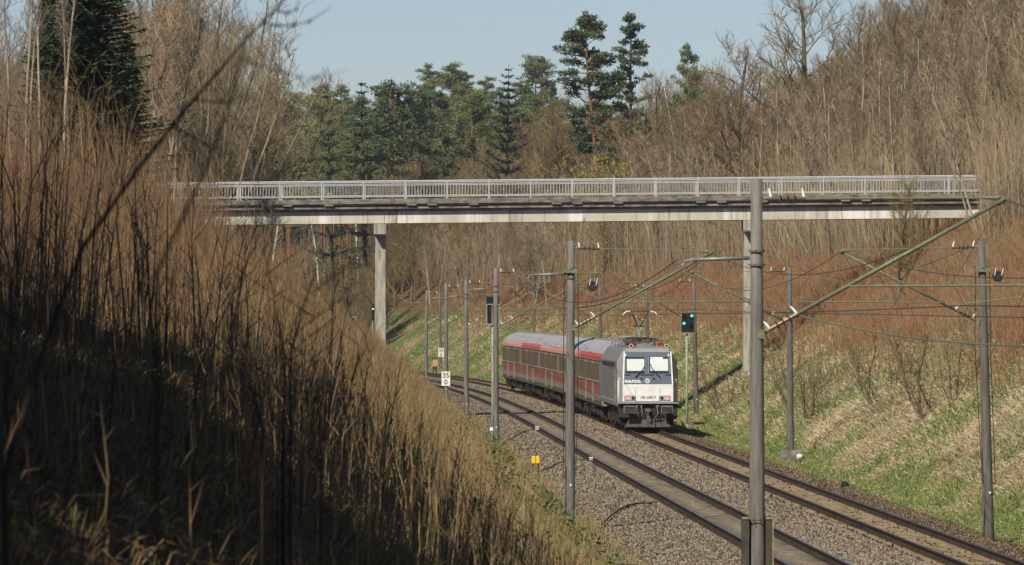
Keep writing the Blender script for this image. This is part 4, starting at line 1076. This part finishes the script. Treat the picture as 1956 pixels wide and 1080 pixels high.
proto('leafing_tree', 'greentree', leafy_bush(602, 10, (.34, .36, .06), 330, .17), 10)
proto('pine_tree', 'trunkpine', pine(470, 20, .78, 2.6, .3, .8), 20, crown='leaf')
proto('bare_shrub', 'shrub', bare_tree(700, 3, .03, .05, 60, .42, .75, .14, (.16, .125, .08), (.185, .15, .075), stems=9, n2=4, n3=3, fat=.9), 3)
for i in range(3): proto('slender_pale_tree', 'pale', bare_tree(710 + i, 14, .135, .55, 10, .28, .8, .05, (.30, .26, .19), (.19, .155, .11), n2=6, n3=5), 14)
for i in range(3): proto('pine_tree', 'bushypine', pine(460 + i, 12, .15, 2.6, .35, 1.5, ((.15, .19, .065), (.12, .165, .07), (.18, .205, .075))[i]), 12, crown='leaf')
TREES = []
trnd = random.Random(99)
def plant(key, X, Y, h=None, ztop=None, label='', cat='tree', group=None, idx=None, wide=1.0, rot=None, lean=0.0, lx=0.0):
    lst = PROTO[key]; e = lst[trnd.randrange(len(lst)) if idx is None else idx]
    zg = float(ground(X, Y)) - .1
    if h is None: h = ztop - zg
    if e[2]: o = e[0]; e[2] = False
    else: o = copy_tree(e[0])
    k = h / e[1]
    o.location = (X, Y, zg); o.scale = (k * wide, k * wide, k)
    o.rotation_euler = (trnd.gauss(0, .02) + lx, trnd.gauss(0, .02) + lean, trnd.uniform(0, 6.28) if rot is None else rot)
    tag(o, label, cat, group); return o
def at(key, xpx, Y, ytop, label, cat='tree', group=None, **k):
    """A tree standing Y metres off in the direction of pixel column xpx, as tall as row ytop."""
    return plant(key, (xpx - CX) / F * Y, Y, ztop=EYE - (ytop - HZ) / F * Y, label=label, cat=cat, group=group, **k)

# ---- single trees one can name
at('pinehero', 1157, 575, 26, 'tall dense Scots pine with reddish trunk topping the wooded skyline')
at('pinethin', 1211, 590, 30, 'slim airy pine just beside the taller dense pine on the skyline')
at('fir', 965, 655, 122, 'dark layered fir with broad branches, standing out against the sky above the bridge')
at('sparse', 700, 700, 153, 'thin grey needled spruce poking out of the far pine wood')
at('umbrella', 750, 700, 157, 'flat topped pine with layered foliage on the far skyline')
at('sparse', 640, 690, 160, 'ragged half dead spruce with a crooked top on the far skyline', wide=.75)
at('pine', 556, 640, 165, 'yellow green pine with a pointed one sided top, first pine beside the bare trees', idx=1)
at('umbrella', 812, 705, 168, 'broad topped pine between the flat topped pine and the dark layered fir', wide=.9)
at('pine', 895, 715, 178, 'rounded dark pine just before the dark layered fir', idx=0)
at('pinethin', 850, 720, 176, 'small slim pine next to the broad topped pine on the far skyline')
at('pine', 1310, 560, 78, 'green pine standing next to the huge bare oak on the hill', idx=3, wide=.55)
at('oak', 1500, 455, -30, 'huge bare spreading oak standing against the sky on the hill', idx=0, wide=1.0)
at('oak', 1395, 470, 90, 'broad bare oak just below the huge oak against the sky', idx=1)
at('oak', 1610, 440, 10, 'bare crooked oak uphill of the huge oak', idx=3)
at('oak', 1560, 430, 120, 'dark branched bare oak in the middle of the wooded slope', idx=2)
at('spruce', 170, 250, -170, 'dark green spruce behind the pale trunks beside the bridge end', idx=0, wide=1.75)
at('spruce', 232, 262, 60, 'smaller dark spruce leaning out beside the larger one', idx=1, wide=1.4)
at('spruce', 95, 275, -60, 'dark spruce half hidden behind the pale slender trunks', idx=1)
at('multi', 436, 398, -20, 'tall many stemmed bare tree with fine twigs against the sky at the bridge end', idx=0)
at('multi', 338, 350, -60, 'tall many stemmed bare tree rising right behind the bridge end', idx=1)
at('multi', 290, 385, -40, 'tall bare tree between the dark spruce and the bridge end', idx=2)
at('multi', 470, 410, 100, 'smaller bare tree at the edge of the open sky above the bridge', idx=2)
at('oliveb', 345, 355, 250, 'olive green leafing bush under the tall bare trees at the bridge end', 'bush')
at('greentree', 1178, 552, 290, 'bright yellow green leafing tree just above the bridge railing', wide=.6)
at('oliveb', 1245, 575, 285, 'olive green leafing bush beside the bright yellow green one', 'bush')
at('oliveb', 648, 700, 455, 'yellow green leafing bush among the far trunks under the bridge', 'bush')
at('birch', 503, 470, 300, 'white birch trunk seen just under the girder end of the bridge', idx=0)
at('birch', 612, 730, 330, 'white birch among reddish pine trunks under the bridge', idx=1)
at('birch', 686, 705, 330, 'slim white birch standing close beside the bridge pier', idx=0)
at('birch', 512, 760, 250, 'pale crooked birch above the bridge railing at the pine wood edge', idx=1)
at('birch', 1305, 560, 165, 'pale forked dead birch trunk halfway up the wooded hill', idx=1)
for i, (x, y0, Y, lab) in enumerate([(45, -80, 150, 'pale slender trunk at the very edge of the picture'), (75, -80, 168, 'straight pale slender trunk in front of the dark spruce'),
                                     (118, -80, 160, 'crooked pale slender trunk crossing the dark spruce'), (20, -60, 190, 'bare slender tree with fine grey twigs beyond the edge trunk'),
                                     (132, -40, 185, 'pale leaning trunk over the lower dark spruce'), (55, -30, 205, 'bare grey tree standing behind the pale slender trunks')]):
    at('pale', x, Y, y0, lab, idx=i % 3, lean=.03, wide=.85)

# ---- the woods
def zone_label(x, Y):
    if x < 560: return 'beyond the hidden end of the bridge'
    if x < 760: return 'near the bridge pier in the brushwood'
    if x < 960: return 'over the middle of the bridge'
    if x < 1160: return 'above the red coaches'
    if x < 1330: return 'above the locomotive'
    if x < 1470: return 'around the top of the tallest mast'
    if x < 1700: return 'on the slope past the tallest mast'
    return 'high on the slope above the leaning mast'
def in_view(X, Y, m=12): return abs(X) < .092 * Y + m * Y / 400
def wood(key, n, s0, s1, y0, y1, h0, h1, word, group, cat='tree', near=1.0, xr=None, **k):
    c = 0; tries = 0
    while c < n and tries < n * 60:
        tries += 1
        Y = 1 / trnd.uniform(1 / y1, 1 / y0) if near else trnd.uniform(y0, y1); s = trnd.uniform(s0, s1); X = s + float(mid(Y))
        if not in_view(X, Y, 6): continue
        if xr and not (xr[0] < CX + X / Y * F < xr[1]): continue
        if any((X - a) ** 2 + ((Y - b) * .5) ** 2 < q * q for a, b, q in TREES): continue
        if abs(Y - BY - 1.8) < 4 and s < 31: continue
        if s < 0 and Y > 340 and abs(X + 4.75 - .567 * (Y - 395)) < 4.5: continue
        if s > 0 and Y < 341 and CX + X / Y * F < 1885: continue
        x = CX + X / Y * F; h = trnd.uniform(h0, h1)
        TREES.append((X, Y, .55))
        plant(key, X, Y, h=h, label=word + ' ' + zone_label(x, Y), group=group, cat=cat, lean=(-.05 if key in ('slim', 'lean') else 0), **k); c += 1
wood('slim', 130, 20.5, 40, 285, 560, 8.5, 13.5, 'slender bare tree of the dense young wood', 'slender bare trees of the young wood on the slope')
wood('lean', 60, 19.5, 30, 300, 560, 7, 11, 'pale multi stemmed bare sapling clump', 'pale sapling clumps along the wood edge')
wood('oak', 44, 24, 62, 430, 640, 9, 14, xr=(1000, 2100), word='spreading bare oak with mossy brown twigs', group='bare oaks of the hillside wood')
wood('oak', 26, 15, 30, 540, 700, 7, 11, 'low bare oak with tangled branches', 'low tangled oaks under the bridge')
wood('slim', 36, 15, 34, 545, 700, 8, 12, 'thin bare trunk in the far wood', 'thin bare trunks of the far wood')
wood('pine', 115, 20, 90, 745, 940, 13, 19, xr=(440, 1075), word='green pine of the far wood', group='green pines of the far wood')
wood('oak', 34, 22, 50, 520, 690, 12, 17, xr=(1010, 1390), word='tall bare oak of the hill edge', group='tall oaks of the hill edge')
wood('oak', 34, 30, 62, 390, 520, 12, 17, xr=(1400, 2100), word='tall bare oak behind the young wood', group='tall oaks behind the young wood')
wood('multi', 18, 34, 60, 400, 520, 15, 18, xr=(1470, 2050), word='tall many stemmed tree behind the oaks', group='tall many stemmed trees behind the oaks')
wood('pale', 30, 20.5, 30, 345, 540, 9, 13.5, 'pale straight trunk of the young wood', 'pale straight trunks of the young wood')
wood('oak', 10, 10, 24, 640, 720, 6, 9, xr=(540, 745), word='low tangled bare tree left of the pier', group='low tangled trees beside the pier')
wood('trunkpine', 14, 12, 30, 680, 760, 18, 22, xr=(545, 730), word='reddish pine trunk seen under the bridge', group='reddish pine trunks under the bridge')
wood('multi', 20, -33, -20, 345, 470, 15, 20, xr=(235, 490), word='tall many stemmed tree against the open sky', group='tall many stemmed trees against the sky')
wood('slim', 70, 30, 62, 330, 540, 11, 16, 'tall slender tree deep in the wood', 'tall slender trees deeper in the wood')
wood('oak', 30, 16, 44, 670, 745, 10, 15, xr=(740, 1100), word='brown bare tree in front of the pines', group='brown trees in front of the far pines')
wood('bushypine', 40, 27, 60, 700, 800, 9, 14, xr=(500, 860), word='bushy mid green pine below the skyline', group='bushy pines below the skyline')
wood('spruce', 14, 30, 100, 700, 900, 14, 18, xr=(440, 1060), word='pointed dark spruce of the far wood', group='dark spruces of the far wood')
wood('multi', 46, -42, -21, 345, 520, 11, 17, xr=(-100, 470), word='many stemmed bare tree of the wood', group='many stemmed bare trees past the bridge end')
wood('slim', 16, -34, -23, 200, 330, 8, 12, xr=(255, 430), word='slender bare tree on top of the brushwood slope', group='slender bare trees on top of the brushwood slope')
# bare shrub tree on the grassy slope in front of the bridge, and trees shading the near bank from outside the view
at('oak', 1715, 300, 345, 'small crooked bare tree standing on the slope in front of the bridge girder', idx=2, wide=.8)
for i, (x, y) in enumerate([(-7, -8), (-8, 2), (-9, 12), (-10, 22), (-10.5, 31), (-11.5, 40), (-12.5, 49), (-13.2, 58), (-5.5, -18), (-11, -14), (-15, 3)]):
    plant('spruce', x, y, h=23 + i % 3, wide=1.15, label='dark spruce on the bank shading the near undergrowth', group='spruces shading the near bank')

for i, (x, y, yt, lab) in enumerate([(1560, 270, 690, 'olive tinged bare shrub on the slope past the foundation block'), (1530, 285, 668, 'small bare shrub on the slope right behind the mast with the dark foundation'),
        (1690, 252, 640, 'low twiggy shrub in the straw below the bridge shadow'), (1800, 228, 610, 'twiggy shrub in the straw just before the leaning mast'), (1385, 322, 695, 'low shrub between the lit signal and the bridge pier')]):
    at('shrub', x, y, yt, lab, 'shrub', wide=1.25)

# ------------------------------------------------------------------ brushwood, brambles and grass
def stems(name, X, Y, h, r, dirs, col, seed, twigs=3, bend=.25, label=None, cat=None, tw=.3, spread=.55):
    g = np.random.default_rng(seed); n = len(X)
    b = np.stack([X, Y, ground(X, Y) - .05], -1)
    d = dirs + g.normal(0, .07, (n, 3)); d[:, 2] = 1
    bd = g.normal(0, bend, (n, 3)); bd[:, 2] = -np.abs(bd[:, 2]) * .3
    p1 = b + d * (h * .5)[:, None]; p2 = b + (d + bd * .5) * h[:, None]
    ang = g.uniform(0, 6.28, n)
    off = np.stack([np.stack([np.cos(ang + q), np.sin(ang + q), 0 * ang], -1) for q in (0, 2.094, 4.189)], 1)
    V = np.concatenate([b[:, None] + off * r[:, None, None], p1[:, None] + off * (r * .7)[:, None, None], p2[:, None]], 1)
    t = []
    for j in range(3):
        k = (j + 1) % 3; t += [[j, k, 3 + k], [j, 3 + k, 3 + j], [3 + j, 3 + k, 6]]
    T = (np.arange(n)[:, None, None] * 7 + np.array(t)[None]).reshape(-1, 3)
    C = np.repeat(col, 7, 0); V = V.reshape(-1, 3)
    vs, ts, cs = [V], [T], [C]; o = len(V)
    for q in range(twigs):
        f = g.uniform(.3, .95, n)
        p = np.where((f < .5)[:, None], b + (p1 - b) * (f * 2)[:, None], p1 + (p2 - p1) * ((f - .5) * 2)[:, None])
        e = np.stack([g.normal(0, spread, n), g.normal(0, spread, n), g.uniform(.3, 1, n)], -1); L = h * g.uniform(.5, 1.2, n) * tw
        a2 = g.uniform(0, 6.28, n); o2 = np.stack([np.stack([np.cos(a2 + s), np.sin(a2 + s), 0 * a2], -1) for s in (0, 2.094, 4.189)], 1)
        W = np.concatenate([p[:, None] + o2 * (r * .5)[:, None, None], (p + e * L[:, None])[:, None]], 1).reshape(-1, 3)
        ts.append((np.arange(n)[:, None, None] * 4 + np.array([[0, 1, 3], [1, 2, 3], [2, 0, 3]])[None]).reshape(-1, 3) + o)
        vs.append(W); cs.append(np.repeat(col * .92, 4, 0)); o += len(W)
    ob = big_mesh(name, np.concatenate(vs), np.concatenate(ts), M['twig'], np.concatenate(cs))
    return tag(ob, label, cat, kind='stuff')
def sample(n, y0, y1, s0, s1, seed, margin=3.0, pw=1.0):
    g = np.random.default_rng(seed); out = []; tot = 0
    while tot < n:
        m = n * 2
        Y = 1 / g.uniform(1 / y1, 1 / y0, m) if pw == 1 else (g.uniform((y0) ** pw, (y1) ** pw, m)) ** (1 / pw)
        S = s0(Y) + (s1(Y) - s0(Y)) * g.random(m)
        X = S + mid(Y); k = np.abs(X) < .0905 * Y + margin
        out.append(np.stack([X[k], Y[k], S[k]], -1)); tot += k.sum()
    a = np.concatenate(out)[:n]; return a[:, 0], a[:, 1], a[:, 2], g
def cmix(a, b, t, g, v=.25):
    a, b = np.array(a), np.array(b); c = a * (1 - t[:, None]) + b * t[:, None]
    return c * g.uniform(1 - v, 1 + v, (len(t), 1)) * g.uniform(.94, 1.06, (len(t), 3))
# left bank thicket of osier-like stems, taller further up the bank
X, Y, S, g = sample(64000, 26, 345, lambda y: np.full_like(y, -27.0), lambda y: toe_l(y) + .9, 5, 1.5, pw=.35)
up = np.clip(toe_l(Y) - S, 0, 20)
clump = fbm(X * .5, Y * .2, 44)
keep = (g.random(len(X)) < np.clip((clump - .25) * 3, .12, 1)) & ((up > 1.2) | (g.random(len(X)) < .85)) & (g.random(len(X)) < np.clip((Y - 30) / 65, .06, 1))
X, Y, S, up, clump = X[keep], Y[keep], S[keep], up[keep], clump[keep]
h = (.62 + .14 * np.minimum(up, 8) - .085 * np.clip(up - 8, 0, 10)) * g.uniform(.55, 1.2, len(X)) * (.75 + .5 * clump)
h *= np.clip(.55 + (Y - 30) / 120, .55, 1) * (1 - .32 * np.clip((Y - 110) / 110, 0, 1) * np.clip((up - 7) / 3, 0, 1))
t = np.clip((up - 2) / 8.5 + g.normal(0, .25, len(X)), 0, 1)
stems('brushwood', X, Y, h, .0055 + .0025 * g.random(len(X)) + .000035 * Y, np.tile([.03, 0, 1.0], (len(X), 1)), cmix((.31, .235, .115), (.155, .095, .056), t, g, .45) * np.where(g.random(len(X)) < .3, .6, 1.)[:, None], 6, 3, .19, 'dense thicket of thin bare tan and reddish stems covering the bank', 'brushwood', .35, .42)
# right bank: reddish bramble and shrub stems between grass and wood
X, Y, S, g = sample(42000, 165, 660, lambda y: np.full_like(y, 11.5), lambda y: np.full_like(y, 23.5), 15, 3)
n = fbm(X * .12, Y * .08, 31)
keep = (S > 14.0 + 5 * (n - .5)) | (g.random(len(X)) < np.clip((S - 11) / 9, 0, .3))
X, Y, S = X[keep], Y[keep], S[keep]
h = g.uniform(.7, 1.9, len(X)) * np.where((Y > 305) & (Y < 350) & (S > 20), .45, 1) * (.55 + .75 * fbm(X * .4, Y * .2, 41))
stems('bramble_thicket', X, Y, h, .010 + .005 * g.random(len(X)) + .00002 * Y, np.tile([-.12, 0, 1.0], (len(X), 1)), cmix((.27, .145, .075), (.26, .19, .105), np.clip(fbm(X * .2, Y * .1, 66) * 2.4 - .9 + g.normal(0, .2, len(X)), 0, 1), g, .35), 16, 3, .4, 'reddish brown bare brambles covering the upper half of the grassy slope', 'brambles', .45, .8)
# thin undergrowth stems inside the woods
X, Y, S, g = sample(26000, 290, 800, lambda y: np.full_like(y, 19.5), lambda y: np.full_like(y, 44.), 25, 3)
h = g.uniform(2.0, 8, len(X)); kk = (Y > 343) | (X / Y * F > 905); X, Y, S, h = X[kk], Y[kk], S[kk], h[kk]
stems('undergrowth', X, Y, h, .016 + .014 * g.random(len(X)), np.tile([-.06, 0, 1.0], (len(X), 1)), cmix((.32, .265, .165), (.235, .175, .115), g.random(len(X)), g, .35), 26, 4, .16, 'tangle of thin bare saplings and undergrowth filling the wood floor', 'undergrowth', .22)
X, Y, S, g = sample(5000, 330, 560, lambda y: np.full_like(y, -45.), lambda y: np.full_like(y, -20.), 27, 3)
h = g.uniform(2.0, 7, len(X))
stems('undergrowth', X, Y, h, .014 + .012 * g.random(len(X)), np.tile([.02, 0, 1.0], (len(X), 1)), cmix((.24, .19, .115), (.19, .14, .085), g.random(len(X)), g, .35), 28, 4, .16, 'tangle of thin bare saplings at the hidden end of the bridge', 'undergrowth', .22)

def blades(name, X, Y, L, wd, dirs, col, seed, label, cat='grass'):
    g = np.random.default_rng(seed); n = len(X)
    b = np.stack([X, Y, ground(X, Y) - .02], -1); d = dirs + g.normal(0, .24, (n, 3)); d[:, 2] = np.abs(d[:, 2]) + .12
    d /= np.linalg.norm(d, axis=1)[:, None]
    sd = np.stack([g.normal(0, 1, n), g.normal(0, .4, n), g.normal(0, .3, n)], -1); sd /= np.linalg.norm(sd, axis=1)[:, None]; sd *= wd[:, None]
    dn = np.zeros_like(d); dn[:, 2] = -.35
    m = b + d * (L * .55)[:, None]; tip = b + (d + dn + g.normal(0, .12, (n, 3))) * L[:, None]
    V = np.stack([b - sd, b + sd, m - sd * .8, m + sd * .8, tip], 1).reshape(-1, 3)
    T = (np.arange(n)[:, None, None] * 5 + np.array([[0, 1, 3], [0, 3, 2], [2, 3, 4]])[None]).reshape(-1, 3)
    ob = big_mesh(name, V, T, M['twig'], np.repeat(col, 5, 0)); return tag(ob, label, cat, kind='stuff')
# right slope grass: pale straw swept downhill with fresh green patches
X, Y, S, g = sample(245000, 105, 640, lambda y: np.full_like(y, 5.4), lambda y: np.full_like(y, 17.), 35, 5)
n = fbm(X * .35, Y * .16, 21) + .12 * (fbm(X * 1.5, Y * .7, 77) - .5) + .25 * (fbm(X * .9 + Y * .12, Y * .3, 78) - .5)
gr = np.clip((.63 - n) * 5 + np.clip((9.0 - S) * .3, -.35, .7) + .5 * np.clip((Y - 290) / 60, 0, 1) * (S < 12), 0, 1)
isg = g.random(len(X)) < np.clip(gr * .62 + .12 + .5 * np.clip((7.9 - S) / 1.2, 0, 1), 0, .93)
straw = cmix((.54, .46, .315), (.42, .33, .20), g.random(len(X)), g, .25); green = cmix((.16, .21, .06), (.22, .25, .10), g.random(len(X)), g, .3)
col = np.where(isg[:, None], green, straw)
L = np.where(isg, g.uniform(.12, .34, len(X)), g.uniform(.18, .52, len(X))) * np.where(S < 6.3, .6, 1)
blades('slope_grass', X, Y, L, (.0055 + .000035 * Y) * g.uniform(.6, 1.4, len(X)), np.where(isg[:, None], np.array([-.15, -.05, .9]), np.stack([-.62 + .7 * (fbm(X * .6, Y * .3, 91) - .5), -.25 + 1.2 * (fbm(X * .5, Y * .25, 92) - .5), .22 + .5 * fbm(X * .7, Y * .35, 93)], -1)), col, 36, 'pale straw and fresh green grass growing on the sunny slope beside the tracks')
# grass and weeds at the foot of the left bank and on the shaded near bank
X, Y, S, g = sample(60000, 18, 500, lambda y: np.clip(-8.5 - 800 / y, -19, -8.5), lambda y: toe_l(y) + 1.3, 45, .6, pw=.6)
gr = g.random(len(X)) < .15 + .3 * (fbm(X * .5, Y * .2, 55) > .55)
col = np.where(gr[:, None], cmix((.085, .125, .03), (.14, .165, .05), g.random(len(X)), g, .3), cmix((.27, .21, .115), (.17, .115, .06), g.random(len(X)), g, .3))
blades('bank_grass', X, Y, g.uniform(.15, .5, len(X)) * np.clip(Y / 70, .3, 1), (.002 + .00006 * Y) * g.uniform(.6, 1.4, len(X)), np.where(gr[:, None], np.array([0, 0, .9]), np.array([.4, -.2, .5])), col, 46, 'mixed green and withered grass growing on the brushwood bank')
# rough withered grass covering the shaded bank close to the camera
X, Y, S, g = sample(70000, 14, 75, lambda y: np.full_like(y, -24.), lambda y: np.full_like(y, -9.5), 47, .5, pw=.5)
gr = g.random(len(X)) < .05 + .2 * (fbm(X * .8, Y * .4, 56) > .55)
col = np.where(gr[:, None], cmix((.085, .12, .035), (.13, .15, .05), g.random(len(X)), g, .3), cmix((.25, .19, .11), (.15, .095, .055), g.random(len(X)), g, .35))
blades('bank_grass', X, Y, g.uniform(.12, .42, len(X)), .0035 + .0022 * g.random(len(X)), np.where(gr[:, None], np.array([0, 0, .8]), np.array([.35, -.2, .45])), col, 48, 'rough brown and green grass on the dark bank close to the viewer')
# taller loose saplings standing out of the thicket
X, Y, S, g = sample(2600, 60, 345, lambda y: np.full_like(y, -26.), lambda y: toe_l(y) - 1.5, 61, 1.5, pw=.5)
h = g.uniform(1.6, 3.4, len(X)) * np.clip(np.clip(toe_l(Y) - S, 0, 20) / 9, .22, 1.1) * np.where(Y > 230, .5, 1)
stems('brushwood', X, Y, h, .012 + .006 * g.random(len(X)), np.tile([.05, 0, 1.0], (len(X), 1)), cmix((.20, .135, .075), (.13, .085, .05), g.random(len(X)), g, .35), 62, 5, .15, 'taller thin saplings standing out of the tan brushwood', 'brushwood', .25, .45)
# evergreen leaf sprigs low in the thicket
X, Y, S, g = sample(600, 75, 260, lambda y: np.clip(-9.5 - 500 / y, -19, -9.5), lambda y: toe_l(y) - .2, 57, .5, pw=.6)
vs = []; cs = []
for i in range(len(X)):
    c = np.array([X[i], Y[i], float(ground(X[i], Y[i])) + g.uniform(.1, .7)])
    k = 24; p = c + g.normal(0, .16, (k, 3)); d = g.normal(0, 1, (k, 3)); d /= np.linalg.norm(d, axis=1)[:, None]; s = np.cross(d, g.normal(0, 1, (k, 3))); s /= np.linalg.norm(s, axis=1)[:, None]
    ln = .05 + .03 * g.random((k, 1))
    vs.append(np.stack([p - d * ln, p + s * ln * .45, p + d * ln, p - s * ln * .45], 1).reshape(-1, 3)); cs.append(np.repeat(np.array([[.045, .085, .022]]) * g.uniform(.6, 1.6, (k, 1)), 4, 0))
V = np.concatenate(vs); T = np.arange(len(V)).reshape(-1, 4)
M['gloss'] = mat('glossy_leaves', (.05, .08, .02), .5, attr=True, spec=.2)
tag(big_mesh('evergreen_sprigs', V, T, M['gloss'], np.concatenate(cs), quads=True), 'small glossy evergreen leaves scattered low among the brushwood', 'undergrowth', kind='stuff')

# ---- near saplings, out of focus
M['nearbark'] = mat('dark_near_bark', (.035, .026, .021), .85, var=.3, scale=12)
def sapling(pts_px, d, r0, twigs, label, group=None):
    pts = [P(x, y, d + k) for x, y, k in pts_px]
    zg = float(ground(pts[0].x, pts[0].y)); base = Vector((pts[0].x, pts[0].y, min(zg, pts[0].z) - .05))
    if pts[0].z - zg > .05: pts = [base] + pts
    rel = [p - base for p in pts]; n = len(rel)
    root = tag(empty('sapling', base), label, 'sapling', group)
    m = MB(); m.tube(rel, [r0 * (1 - .75 * i / (n - 1)) for i in range(n)], 7); m.build('stem', M['nearbark'], root, smooth=True)
    for tw in twigs:
        q = [P(x, y, d + k) - base for x, y, k in tw]; k = MB(); k.tube(q, [r0 * .38 * (1 - .7 * i / (len(q) - 1)) for i in range(len(q))], 5)
        for a in q[1:-1]: k.tube([a + Vector((0, 0, -.006)), a + Vector((.003, 0, .012))], [r0 * .45, r0 * .2], 5)
        k.build('twig', M['nearbark'], root)
sapling([(10, 905, 0), (60, 740, 0), (100, 620, 0), (160, 470, 0), (262, 325, 0), (350, 215, 0), (410, 145, 0), (470, 75, 0), (515, 30, 0), (552, -10, 0)], 20, .0118,
        [[(500, 42, 0), (530, 50, 0), (560, 48, 0), (590, 42, 0), (632, 14, 0)], [(528, 20, 0), (548, 26, 0), (566, 18, 0), (574, -8, 0)], [(372, 190, 0), (420, 196, .3), (470, 186, .3)],
         [(330, 240, 0), (390, 275, .4), (450, 300, .5)]],
        'dark bare sapling slanting right across the view in front of the bridge, blurred')
sapling([(300, 520, 0), (390, 330, 0), (440, 190, 0), (470, 70, 0), (447, -10, 0)], 16, .006, [[(455, 110, 0), (520, 132, 0), (570, 148, 0), (610, 150, 0), (662, 134, 0)], [(575, 166, 0), (600, 150, 0), (628, 132, 0)]],
        'thin blurred sapling whose twigs hang over the open sky')
srnd = random.Random(31)
for i in range(15):
    x0 = srnd.uniform(-20, 640); d = srnd.uniform(24, 46); y0 = 1000 - .25 * x0 + srnd.uniform(-80, 60); y1 = max(120, 330 + x0 * .42 + srnd.uniform(-110, 140)); xm = x0 + srnd.gauss(20, 35); x1 = x0 + srnd.gauss(45, 60)
    tw = []
    for k in range(5):
        f = srnd.uniform(.3, .9); xx = x0 + (x1 - x0) * f; yy = y0 + (y1 - y0) * f; sx = srnd.choice((-1, 1)); ln = srnd.uniform(40, 120)
        tw.append([(xx, yy, 0), (xx + sx * ln * .5, yy - ln * .35, .2), (xx + sx * ln, yy - ln * srnd.uniform(.5, .9), .4)])
    side = 'at the picture edge' if x0 < 180 else ('in front of the leaning brushwood' if x0 < 430 else 'before the bridge pier')
    sapling([(x0, y0, 0), (xm, (y0 + y1) / 2, 0), (x1, y1, 0)], d, srnd.uniform(.005, .010), tw, 'thin dark blurred sapling in the shaded thicket ' + side, 'dark saplings of the near thicket')
# fallen pieces on the near bank
for (x, y, x2, y2, d, r, lab) in ((318, 992, 420, 984, 27, .012, 'pale dead stick lying in the shaded near grass'), (-10, 1076, 140, 1072, 22, .02, 'grey fallen log at the lower picture corner')):
    a, b = P(x, y, d), P(x2, y2, d + .3); c = (a + b) / 2; m = MB(); m.tube([a - c, Vector((0, 0, r)), b - c], [r, r, r * .6], 7)
    o = m.build('fallen_branch', mat('bleached_wood', (.20, .17, .13), .9, var=.2, scale=20), loc=(c.x, c.y, float(ground(c.x, c.y)) + r * 2)); tag(o, lab, 'branch')
# ------------------------------------------------------------------ the air of the cutting
def haze_box():
    top = 0.0; low = 0.0
    for o in bpy.data.objects:
        if o.type == 'MESH':
            for c in o.bound_box:
                z = (o.matrix_world @ Vector(c)).z; top = max(top, z); low = min(low, z)
    m = MB(); lo, hi = low - 1.0, max(top, EYE) + 3
    m.box((0, 1200, (lo + hi) / 2), (3400, 3200, hi - lo))
    hm = bpy.data.materials.new('thin_spring_haze'); hm.use_nodes = True; N = hm.node_tree.nodes; N.clear()
    v = N.new('ShaderNodeVolumePrincipled'); v.inputs['Color'].default_value = (.93, .95, 1, 1); v.inputs['Density'].default_value = 0.00009; v.inputs['Anisotropy'].default_value = .2
    out = N.new('ShaderNodeOutputMaterial'); hm.node_tree.links.new(v.outputs[0], out.inputs['Volume'])
    tag(m.build('haze', hm), kind='stuff', label='thin spring haze in the air over the cutting', cat='haze')
bpy.context.view_layer.update()
haze_box()
